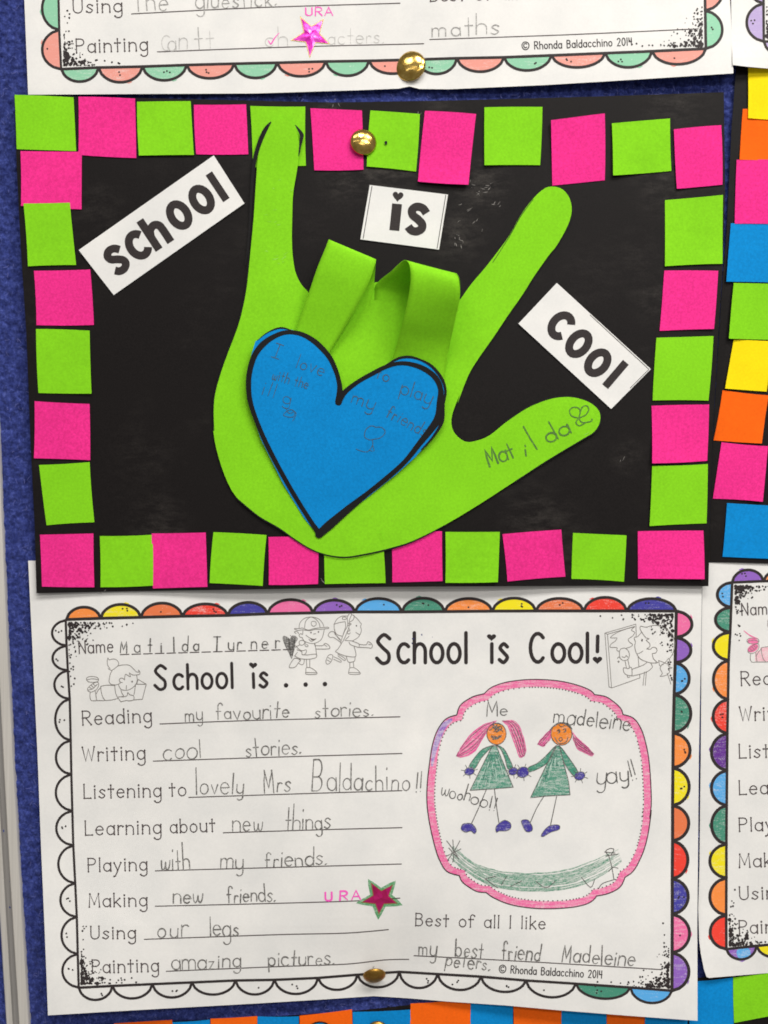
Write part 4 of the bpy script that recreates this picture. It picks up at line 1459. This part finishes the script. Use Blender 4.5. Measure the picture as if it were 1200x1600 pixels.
RUN2 = ["615,190 650,130 710,95 770,95", "840,85 890,130 920,170 935,185 925,215 935,260 920,310 890,350 840,380", "615,190 620,260 650,310 710,330", "615,190 680,170 745,160", "745,160 750,220 720,310", "800,60 770,110 775,200 740,270 715,330 690,415", "800,60 820,75 795,140 790,220 760,300 730,370 700,415",
        "820,80 850,90 840,135 800,165", "@715,110 745,105 760,125 740,135 715,130", "775,180 815,185 800,200 780,205", "790,240 800,265 780,270 770,290 790,305 805,290", "870,285 915,315", "620,250 640,320 690,380", "790,330 750,370", "740,380 840,385",
        "545,320 560,290 590,275 620,285 630,310 690,370", "545,320 570,345 610,345 690,400", "700,420 660,480 635,510 700,545 770,565 870,565 850,450", "790,400 810,430 880,455 905,460 905,420 830,388", "905,425 990,430 1010,395 1040,405 1065,440 1050,470 1010,465 905,460", "1020,425 1045,430",
        "760,570 770,610 790,635 850,625 860,600 860,570", "=800,640 800,700", "=840,630 845,690", "@800,705 850,700 905,740 915,775 795,775 790,735", "=792,755 915,758", "660,540 740,590 735,615 660,560", "610,570 690,610 690,635 610,600",
        "@520,620 545,560 580,545 600,560 590,610 560,650 530,655", "=545,580 580,600", "=535,610 570,630"]
d = drawing("drawn_runner", s_ms, ws, zc, RUN1, .95, label="outline drawing of a running child in a brimmed hat")
p = Part(s_ms)
for t in ("345,288", "432,280"):
    c = zc(t)[0]
    p.disc(c[0], c[1], 1.2, 8e-5)
p.fill(zc("335,360 400,362 385,375 355,378"), 8e-5, 8)
p.build("face_detail", M_inkthin, d)
d = drawing("drawn_runner", s_ms, ws, zc, RUN2, .95, label="outline drawing of a running child in profile")
p = Part(s_ms)
c = zc("877,208")[0]
p.disc(c[0], c[1], 1.2, 8e-5)
p.build("face_detail", M_inkthin, d)
PAINT = ["=130,250 545,130 550,290", "=130,250 185,970 220,985 600,850 595,800", "=165,265 220,985", "=165,265 530,160", "=130,250 165,265", "=575,560 585,690",
         "530,165 400,200 280,250 205,310 290,315 270,355 210,400 205,440 290,445 290,480 325,495", "525,170 485,210 530,240 500,290 445,330 460,370 500,400 480,430 420,450",
         "325,500 340,465 390,450 435,475 460,540 440,600 400,615 360,610 330,570 325,500", "360,565 400,575 415,550 440,575", "=400,620 420,720", "=440,610 460,710", "420,720 380,715 380,760 400,795 440,815 490,820", "420,720 450,725 460,708 490,720 495,820", "430,820 440,845 465,835",
         "490,735 560,710 640,680 690,645", "490,825 600,800 700,765 760,715 765,690 745,650", "610,155 600,190 640,260 680,310 720,325 685,345 730,390 730,430 690,460", "610,155 680,170 760,150 850,150 950,195 1020,260 1060,340 1065,420 1040,520 990,600",
         "620,240 570,295 530,305 525,330 540,365 530,430 550,510 600,590 680,630 760,650 840,645", "690,460 740,465 770,440 810,445 830,480 810,515 775,520", "765,520 780,590 830,640", "560,530 600,515 640,490", "850,615 870,690 940,640 985,590 1000,650 960,660 910,640 850,615",
         "900,665 870,720 900,790 870,830 960,810 1000,760 980,740 1030,715 990,700 975,660", "=660,770 640,950", "=685,765 672,950", "965,785 990,860 1015,935", "300,590 310,570 325,580", "@305,630 315,622 322,635 312,643"]
zp = Z(930, 960, 8.5714)
d = drawing("drawn_painter", s_ms, ws, zp, PAINT, .95, label="outline drawing of a child painting at an easel")
p = Part(s_ms)
c = zp("627,345")[0]
p.fill(ell(c[0], c[1], 1.3, 2.2, 8), 8e-5, 5)
p.build("face_detail", M_inkthin, d)

# pink picture frame
z7 = Z(660, 1060, 3.158)
z8 = Z(660, 1260, 3.158)
segs = [z7("305,75 340,45 400,22 470,10 540,5 620,7 700,17 780,38 830,60 850,80"), z7("850,80 905,90 950,120 980,150 990,178"), z7("990,178 1040,195 1075,240 1100,310 1120,420 1130,600 1122,690") + z8("1130,20 1115,130 1095,210 1070,270 1040,320 1000,350"),
        z8("1000,350 985,385 960,410 910,432 860,442"), z8("860,442 840,465 800,485 720,500 600,505 500,497 420,480 350,450 315,425"), z8("315,425 270,420 225,395 195,370 183,342"),
        z8("183,342 120,320 85,265 65,210 45,130 30,50") + z7("22,600 25,510 35,420 45,350 60,290 80,245 110,205 140,188 170,180"), z7("170,180 180,145 200,120 250,90 305,75")]
outer = []
for sg in segs:
    outer += sm(sg, 5)[:-1]
CX, CY = 843, 1241


def inset(poly, d):
    out = []
    for x, y in poly:
        r = math.hypot(x - CX, y - CY)
        out.append((CX + (x - CX) * (r - d) / r, CY + (y - CY) * (r - d) / r))
    return out


pf = Part(s_ms)
outr = resample(outer, 5)
innr = inset(outr, 11.5)
b0 = len(pf.v)
n = len(outr)
pf.v += [(x, y, 4e-5) for x, y in outr] + [(x, y, 4e-5) for x, y in inset(outr, 6)] + [(x, y, 4e-5) for x, y in innr]
for i in range(n):
    j = (i + 1) % n
    for r_ in (0, 1):
        pf.f.append((r_ * n + i, r_ * n + j, (r_ + 1) * n + j, (r_ + 1) * n + i))
        pf.m.append(0)
pf.ribbon(outr, 1.5, 7e-5, 1, True)
dd = resample(inset(outer, 12.3), 4.4)
acc = 0
lastp = None
for q in dd:
    if lastp is None or math.hypot(q[0] - lastp[0], q[1] - lastp[1]) > 4.3:
        pf.disc(q[0], q[1], 1.05, 8e-5, 1)
        lastp = q
fr = pf.build("picture_frame", [pm('pink', .9, .55), M_ink], ws, "scalloped picture frame coloured pink")
p = Part(s_ms)
p.ribbon(sm(z7("140,205 105,235 80,290 58,360 48,430"), 4), [5, 9, 9, 7, 3], 5.5e-5)
p.build("purple_shading", pm('purple', .9, .3), fr)

# the two girls
z9 = Z(700, 1100, 4.61538)


M_rose = ink_mat("rose_pencil", (0.62, 0.07, 0.27, 1), .1)
M_deepteal = pencil_mat("deep_teal_pencil", (0.03, 0.17, 0.12, 1), 1.2, .6)
M_paleteal = pencil_mat("pale_teal_pencil", (0.36, 0.56, 0.46, 1), 1.2, .5)


def girl(label, head, hair, dress, arms, hands, legs, shoes, face):
    d = Part(s_ms)
    for a in legs:
        d.ribbon(sm(z9(a), 4), 1.4, 7e-5)
    g_ = d.build("drawn_girl", M_graphite_dk, ws, label)
    for a in hair:
        q = Part(s_ms)
        poly = z9(a)
        q.fill(poly, 4.5e-5, 8)
        half = len(poly) // 2 + 1
        e1 = sm(poly[:half], 5)
        e2 = sm(list(reversed(poly[half - 1:] + poly[:1])), 5)
        e2 = [e2[int(round(t * (len(e2) - 1)))] for t in np.linspace(0, 1, len(e1))]
        rnd = random.Random(len(a))
        for i in range(9):
            t = (i + rnd.uniform(.1, .9)) / 9
            aa = rnd.randrange(0, max(1, len(e1) // 3))
            pts = [(x * (1 - t) + u * t + rnd.uniform(-.5, .5), y * (1 - t) + v_ * t) for (x, y), (u, v_) in zip(e1, e2)][aa:]
            if len(pts) > 3:
                q.ribbon(pts, [.5, rnd.uniform(.8, 1.5), .5], 8e-5, 1 if i % 2 else 2)
        q.build("hair", [pm('pink', 1.1, .5), M_graphite_dk, M_rose], g_)
    q = Part(s_ms)
    for a in arms:
        poly = sm(z9(a), 3, True)
        q.fill(poly, 5e-5, 8)
        q.ribbon(poly, 1.1, 9e-5, 1, True)
    q.build("sleeve", [pm('teal', .9, .7), M_graphite_dk], g_)
    q = Part(s_ms)
    poly = z9(dress)
    q.fill(poly, 5.4e-5, 8)
    q.ribbon(resample(poly, 6), 1.2, 9.5e-5, 1, True)
    ax, ay = (poly[0][0] + poly[1][0]) / 2, (poly[0][1] + poly[1][1]) / 2
    rnd = random.Random(len(dress))
    lo, hi = poly[-1], poly[2]
    for i in range(34):
        t = rnd.uniform(.04, .96)
        bx_, by_ = lo[0] + (hi[0] - lo[0]) * t, lo[1] + (hi[1] - lo[1]) * t
        u0 = rnd.uniform(.1, .75)
        u1 = min(.95, u0 + rnd.uniform(.12, .4))
        q.ribbon([(ax + (bx_ - ax) * u0, ay + (by_ - ay) * u0), (ax + (bx_ - ax) * (u0 + u1) / 2 + rnd.uniform(-.8, .8), ay + (by_ - ay) * (u0 + u1) / 2), (ax + (bx_ - ax) * u1, ay + (by_ - ay) * u1)],
                 [.4, rnd.uniform(.9, 1.9), .4], 7e-5, 2 if i % 3 else 3)
    q.build("dress", [pm('teal', 1.2, .45), M_graphite_dk, M_deepteal, M_paleteal], g_)
    q = Part(s_ms)
    cx, cy, rx, ry = head
    poly = ell(*z9(f"{cx},{cy}")[0], rx / 4.615, ry / 4.615, 22)
    q.fill(poly, 6e-5, 8)
    q.ribbon(poly, 1.2, 1e-4, 1, True)
    for a in face:
        q.ribbon(sm(z9(a), 3), 1.3, 1.1e-4, 1)
    q.build("head", [pm('skin', .6, .75), M_graphite_dk], g_)
    for (cx, cy, rx, ry) in hands:
        q = Part(s_ms)
        c = z9(f"{cx},{cy}")[0]
        poly = ell(*c, rx / 4.615, ry / 4.615, 16, -.3)
        q.fill(poly, 6.5e-5, 8)
        q.ribbon(poly, 1.0, 1e-4, 1, True)
        for i in range(7):
            a = 2 * math.pi * i / 7 + cx
            q.ribbon([(c[0] + rx / 5 * math.cos(a), c[1] + ry / 5 * math.sin(a)), (c[0] + (rx + 24) / 4.6 * math.cos(a), c[1] + (ry + 24) / 4.6 * math.sin(a))], .9, 9e-5, 1)
        q.build("hand", [pm('blueviolet', .5, .7), M_graphite_dk], g_)
    for a in shoes:
        q = Part(s_ms)
        poly = sm(z9(a), 3, True)
        q.fill(poly, 6.5e-5, 8)
        q.ribbon(poly, 1.0, 1e-4, 1, True)
        q.build("shoe", [pm('blueviolet', .3, .7), M_graphite_dk], g_)


girl("drawn girl with long pink bunches", (350, 215, 70, 78),
     ["350,120 290,135 250,150 170,210 100,300 60,375 90,388 150,375 200,340 240,270 290,190", "385,120 460,115 510,150 545,240 562,330 550,375 515,388 490,320 460,240 430,160"],
     "318,305 348,300 470,600 330,612 160,622", ["330,298 250,325 190,390 150,455 190,470 240,390 300,325", "345,295 400,320 440,390 466,455 432,468 410,390 380,325"],
     [(155, 485, 36, 27), (470, 485, 33, 27)], ["275,620 225,740 170,862", "335,615 350,740 367,855"],
     ["95,890 110,865 150,860 180,870 205,910 190,935 165,915 130,925 100,910", "345,890 370,860 410,838 450,860 452,895 420,915 370,915 350,925"],
     ["330,130 325,175 355,150 340,190 375,160 350,205 390,175", "300,190 330,170 345,200 375,180 395,200", "315,225 335,250 345,232 355,252 370,230 385,240", "310,185 330,165 350,180 330,200", "350,170 380,160 385,185 360,195", "310,235 340,250 385,225 360,250 320,255", "330,230 350,245 370,228", "300,160 340,140 390,150", "330,150 350,175"])
girl("drawn girl with short pink hair", (818, 215, 76, 82),
     ["745,175 700,220 660,265 645,290 690,308 715,280 745,245", "888,185 930,240 965,270 1010,310 1052,360 1035,376 980,350 930,318 905,260"],
     "778,300 805,303 835,430 870,560 880,655 720,663 595,676", ["780,300 700,380 640,430 580,458 590,490 690,445 745,385", "808,305 880,400 937,490 910,522 850,445 825,385"],
     [(540, 492, 45, 38), (950, 518, 38, 30)], ["695,660 640,750 595,852", "785,660 755,800 738,880"],
     ["530,842 570,834 595,860 610,895 600,918 565,920 540,880", "672,948 700,905 740,875 800,874 800,905 740,925 690,955"],
     ["788,195 800,183 808,200 794,212", "832,185 845,178 850,196 836,204", "800,150 820,165 850,150 880,172", "790,195 800,185 800,210", "835,180 850,185 840,200", "800,250 815,240 825,255 812,270 800,255", "770,240 800,285 850,275 865,240", "770,160 800,140 850,145 880,165", "735,190 760,160 800,138 860,140 895,180"])

# pencilled grass
p = Part(s_ms)
ua = np.array(sm(z8("150,190 250,275 400,322 560,330 720,310 850,262 965,212"), 6))
la = np.array(sm(z8("140,262 250,345 350,398 520,420 700,410 850,362 985,275"), 6))
rr = random.Random(12)
for i in range(62):
    t = rr.random()
    q = ua * (1 - t) + la * t
    a, b = sorted(rr.sample(range(len(q)), 2))
    if rr.random() < .5:
        a = 0 if rr.random() < .5 else a
        b = len(q) if rr.random() < .5 else b
    if b - a < 6:
        continue
    pts = [(x + rr.uniform(-.5, .5), y + rr.uniform(-.8, .8)) for x, y in q[a:b]]
    p.ribbon(pts, [.4, rr.uniform(.9, 2.3), .4], 5e-5)
M_grass = pencil_mat("soft_green_pencil", (0.10, 0.29, 0.19, 1), .1, .35, aniso=2)
gr = p.build("drawn_grass", M_grass, ws, "band of green pencil grass")
p = Part(s_ms)
for s_ in ["120,170 150,210 175,250", "185,170 160,215 125,265", "130,205 180,260", "150,165 155,240 150,275", "120,245 190,210", "310,358 360,395 372,402", "310,358 360,345", "415,345 390,388", "435,395 490,368", "560,370 610,402 655,370", "785,350 830,400 850,360",
           "915,240 905,220 925,208 945,212 930,240 915,240", "920,245 935,300 945,360", "870,405 890,380 950,360", "920,320 940,300 965,305", "900,225 950,230", "905,245 965,235"]:
    p.ribbon(sm(z8(s_), 3), 1.2, 9e-5)
p.build("grass_blade", M_graphite_dk, gr)

# ---- worksheet at the top
tw = thing("worksheet", "worksheet pinned along the top with mint and salmon scalloped border", "worksheet",
           P(600, 60, 0.003), "pupils' worksheets")
p = Part(s_ts)
p.fill([(35, -70), (38, 0), (44, 148), (200, 147), (400, 146), (560, 141), (622, 138.5), (640, 135), (655, 139), (700, 139.5), (850, 133), (1000, 124), (1146, 114.6), (1143, 50), (1141, 0), (1140, -70)], 0, 12, 0, 0.0001)
p.build("sheet", M_white, tw)
b = Part(s_ts)
tb = [(96, 108), (154, 105.5), (222.7, 104), (291.7, 101.5), (366, 99.5), (433, 98), (509, 96), (576.7, 95), (651, 93), (714, 91), (787.5, 89.5), (861.7, 86.5), (945.8, 83), (1018.8, 80), (1103, 76)]
tl = [(90.5, -60), (91, -20), (92.5, 46.7), (95.5, 108)]
tr_ = [(1103, 76), (1102, 16.7), (1101, -50)]
for ln, w in ((tb, 4.4), (tl, 3.6), (tr_, 4.4)):
    b.ribbon(resample(ln, 12, False), w, 8e-5)
b.build("border_line", M_ink, tw)
scallops(tw, s_ts, tb, 22, 1, ['mint', 'salmon'] * 7, 4.4, ang=.15, seed=21)
scallops(tw, s_ts, tl[::1], 27, 1, ['salmon', 'mint', 'salmon'], 4.2, ang=1.4, seed=22)
scallops(tw, s_ts, tr_[::-1], 27, -1, ['salmon', 'mint'], 4.4, ang=1.4, seed=23)
spk = Part(s_ts)
speckle(spk, 97, 105, 1, -1, 150, 31, 60)
speckle(spk, 1100, 75, -1, -1, 190, 32)
o = spk.build("corner_speckle", M_ink, tw)
o['kind'] = 'stuff'
printed(tw, s_ts, [("Using", 114, 20.5, 191, 18, 13), ("Painting", 119, 82.5, 231, 78.5, 13.2), ("Best of all I like", 672, 2, 884, -4, 11.5)], 1.75)
printed(tw, s_ts, [("© Rhonda Baldacchino 2014", 815.5, 77.5, 988, 70.5, 7.2, 1.5)], dots=False, mat=M_ink)
rules(tw, s_ts, [[(205.7, 21.7), (400, 12), (625, 5)], [(246, 81), (450, 73.5), (662, 68.3)], [(671.7, 61.7), (880, 54.5), (1091, 45)]])
M_graphite_mid = pencil_mat("soft_graphite_pencil", (0.25, 0.24, 0.23, 1), .2, .45, aniso=1.5)
hand_lines(tw, s_ts, [[("The", 208, 18.5, 262, 15.5, 17, 1.9, 1.7, 51), ("gluestick.", 306, 14.5, 432, 9, 15, 2.0, 1.7, 52)], [("maths", 673, 58, 780, 53, 15, 2.0, 1.7, 53)]], M_graphite_mid)
hand_lines(tw, s_ts, [[("an", 262, 79, 293, 77, 16, 1.7, 1.5, 54), ("t", 305, 77, 318, 76, 17, 2.3, 1.5, 55)]], pencil_mat("light_graphite_pencil", (0.33, 0.32, 0.31, 1), .2, .4, aniso=1.5))
p = Part(s_ts)
text(p, "C", 252, 79, 267, 78.5, 14, 1.3, 9e-5, GH, seed=56, jit=.05)
text(p, "t", 322, 76, 336, 75, 16, 1.2, 9e-5, GH, 2.0, seed=57, jit=.05)
text(p, "ch", 414, 73, 450, 71, 14, 1.2, 9e-5, GH, 2.1, seed=58, jit=.05)
text(p, "acters.", 512, 69.5, 600, 67, 12, 1.1, 9e-5, GH, 2.2, seed=59, jit=.05)
p.build("handwriting", M_graphite_lt, tw, "rubbed-out faint pencil words")
p = Part(s_ts)
text(p, "URA", 477, 24.5, 520, 24.5, 7.4, 1.9, 9e-5, GH, 1.7, .35, .06, seed=60)
p.ribbon(sm(Z(350, 0, 3)("208,190 220,206 236,180 258,155"), 3), [1.2, 2, 1], 9e-5)
p.build("pen_note", M_magenta, tw)
zs = Z(440, 0, 4.61538)
star_sticker(tw, s_ts, zs("132,115 215,188 305,135 275,240 350,318 245,308 203,420 172,305 65,292 158,232"), M_foil_hot, "hot pink foil star with a gilt edge")

# ---- worksheet at the right
rw = thing("worksheet", "partly seen worksheet at the right with a rainbow border and pink clip art", "worksheet",
           P(1170, 1200, 0.002), "pupils' worksheets")
p = Part(s_rs)
p.fill([(1098, 879), (1180, 879), (1290, 882), (1290, 1512), (1200, 1520.5), (1150, 1524.5), (1108, 1528), (1104, 1526.5), (1100, 1515), (1095, 1490), (1092.5, 1470), (1091, 1420), (1093, 1350), (1094, 1250), (1095, 1180), (1096, 1000)], 0, 12, 0, 0.0001)
p.build("sheet", M_white, rw)
rl = [(1144, 910), (1142.5, 949), (1141, 988), (1138.5, 1032), (1137.5, 1093), (1136.5, 1146), (1136, 1204), (1135.5, 1258.6), (1135, 1319), (1135, 1372), (1134.7, 1430), (1135, 1483)]
rt = [(1144, 910), (1193, 908), (1258, 906)]
rb = [(1135, 1483), (1182, 1478), (1246, 1472)]
b = Part(s_rs)
for ln in (rl, rt, rb):
    b.ribbon(resample(ln, 12, False), 4.2, 8e-5)
b.build("border_line", M_ink, rw)
scallops(rw, s_rs, rl, 25, 1, ['sky', 'teal', 'yellow', 'orange', 'red', 'violet', 'sky', 'teal', 'yellow', 'orange', 'red'], 4.8, ang=1.4, seed=41)
scallops(rw, s_rs, rt, 19, -1, ['purple', 'orange'], 4.4, ang=.2, seed=42)
scallops(rw, s_rs, rb, 21, 1, ['purple', 'yellow'], 4.2, ang=.2, seed=43)
p = Part(s_rs)
p.fill(sm([(1152, 1484), (1170, 1482), (1172, 1496), (1160, 1499), (1153, 1496)], 3, True), 5.5e-5, 9)
p.build("sky_patch", pm('sky', 1.2, .6), rw, "sky blue pencil patch in the corner scallop")
spk = Part(s_rs)
speckle(spk, 1146, 913, 1, 1, 170, 61, 62)
speckle(spk, 1137, 1480, 1, -1, 170, 62, 62)
o = spk.build("corner_speckle", M_ink, rw)
o['kind'] = 'stuff'
printed(rw, s_rs, [("Name", 1159, 961.5, 1211, 959, 11.5)], 1.8, dots=False)
printed(rw, s_rs, [("Reading", 1158, 1071, 1264, 1067, 13.2), ("Writing", 1156, 1126.5, 1252, 1123, 13.4), ("Listening", 1155, 1184.5, 1275, 1181, 13.2), ("Learning", 1155, 1241.5, 1272, 1238, 13.2),
                   ("Playing", 1155, 1299, 1250, 1296, 12.8), ("Making", 1155, 1355.5, 1248, 1352, 12.8), ("Using", 1155.5, 1406, 1228, 1403, 12.4), ("Painting", 1155, 1459, 1262, 1455, 12.6)], 1.75)
zq5 = Z(1040, 880, 5)
READ2 = [" ".join(f"{635 + (float(t.split(',')[0]) - 100) * .50:.0f},{585 + (float(t.split(',')[1]) - 370) * .50:.0f}" for t in s_.lstrip('@=').split()) for s_ in READER]
READ2 = [(s_[0] if s_[0] in '@=' else '') + r_ for s_, r_ in zip(READER, READ2)]
d = drawing("drawn_reader", s_rs, rw, zq5, READ2, .9, label="outline drawing of a reading child coloured pink")
p = Part(s_rs)
for q in (ell(682, 610, 42, 24, 14, .1), ell(682, 664, 46, 28, 14, -.5)):
    p.fill([(1040 + x / 5, 880 + y / 5) for x, y in q], 5e-5, 8)
p.ribbon(sm(zq5("612,528 660,565 720,590"), 3), [1, 2, 1.4], 6e-5)
p.fill(zq5("740,660 860,655 860,768 760,768"), 4e-5, 8, 1)
p.fill(zq5("700,690 740,680 760,768 700,765"), 4.4e-5, 8, 1)
p.build("pink_shading", [pm('pink', .3, .7), pencil_mat("pale_pink_pencil", (0.82, 0.42, 0.50, 1), .4, .3)], d)

# ---- worksheet in the top right corner
cw = thing("worksheet", "corner of a worksheet with a lilac scallop in the top right", "worksheet",
           P(1180, 40, 0.005), "pupils' worksheets")
p = Part(s_tr)
p.fill([(1142, -60), (1143, 60), (1145, 101.5), (1170, 104.5), (1200, 107), (1260, 109), (1290, 110), (1290, -60)], 0, 12, 0, 0.0001)
p.build("sheet", M_white, cw)
b = Part(s_tr)
cl = [(1195, -60), (1193, 5.6), (1193.5, 64.7)]
cb = [(1193.5, 64.7), (1255, 66)]
for ln in (cl, cb):
    b.ribbon(resample(ln, 12, False), 4, 8e-5)
b.build("border_line", M_ink, cw)
scallops(cw, s_tr, cl, 26, 1, ['lilac', 'lilac'], 4.4, ang=1.3, seed=51)
scallops(cw, s_tr, cb, 20, 1, ['lilac'], 4.2, ang=.2, seed=52)
spk = Part(s_tr)
speckle(spk, 1195, 62, 1, -1, 120, 71, 60)
o = spk.build("corner_speckle", M_ink, cw)
o['kind'] = 'stuff'


# ------------------------------------------------------------------ brass drawing pins
def drawing_pin(px, py, surf_h, rx, dome, tilt_x, tilt_z, mat, label):
    R = rx * S
    base = thing("drawing_pin", label, "drawing pin", P(px, py, surf_h), "brass drawing pins")
    v, f = [], []
    rings, seg = 12, 40
    for i in range(rings + 1):
        t = i / rings
        r = R * math.sin(t * math.pi / 2)
        y = -dome * math.cos(t * math.pi / 2) ** 1.15
        for j in range(seg):
            a = 2 * math.pi * j / seg
            v.append((r * math.cos(a), y, r * math.sin(a)))
    # turned-under rim
    for rr_, yy in ((R * 1.012, 0.00018), (R * 0.985, 0.0004), (R * 0.85, 0.00035)):
        for j in range(seg):
            a = 2 * math.pi * j / seg
            v.append((rr_ * math.cos(a), yy, rr_ * math.sin(a)))
    for i in range(rings + 3):
        for j in range(seg):
            a = i * seg + j
            b_ = i * seg + (j + 1) % seg
            f.append((a, b_, b_ + seg, a + seg))
    hd = mesh_obj("pin_head", v, f, mat, None, True)
    hd.parent = base
    pv, pf_ = [], []
    for j in range(10):
        a = 2 * math.pi * j / 10
        pv.append((0.0005 * math.cos(a), 0.0003, 0.0005 * math.sin(a)))
    pv.append((0, 0.0085, 0))
    for j in range(10):
        pf_.append((j, 10, (j + 1) % 10))
    pn = mesh_obj("pin_point", pv, pf_, M_steel)
    pn.parent = base
    base.rotation_euler = (math.radians(tilt_x), 0, math.radians(tilt_z))
    return base


drawing_pin(641, 103, s_ts(641, 103) + 0.0006, 24.0, 0.0019, -6, -14, M_brass, "large brass drawing pin in the bottom edge of the top worksheet")
drawing_pin(568, 222, s_mp(568, 222) + 0.0012, 20.5, 0.0020, -4, 10, M_brass, "shiny brass drawing pin between pink and lime squares on the hand poster")
drawing_pin(585, 1524, s_ms(585, 1524) + 0.0035, 17.5, 0.0022, 38, 6, M_brass_dk, "dull brown drawing pin tilted down at the foot of the main worksheet")
drawing_pin(590, 1611, s_bot(590, 1611) + 0.0020, 16.5, 0.0022, 10, 0, M_brass_dk, "drawing pin half out of frame on the orange and blue poster")
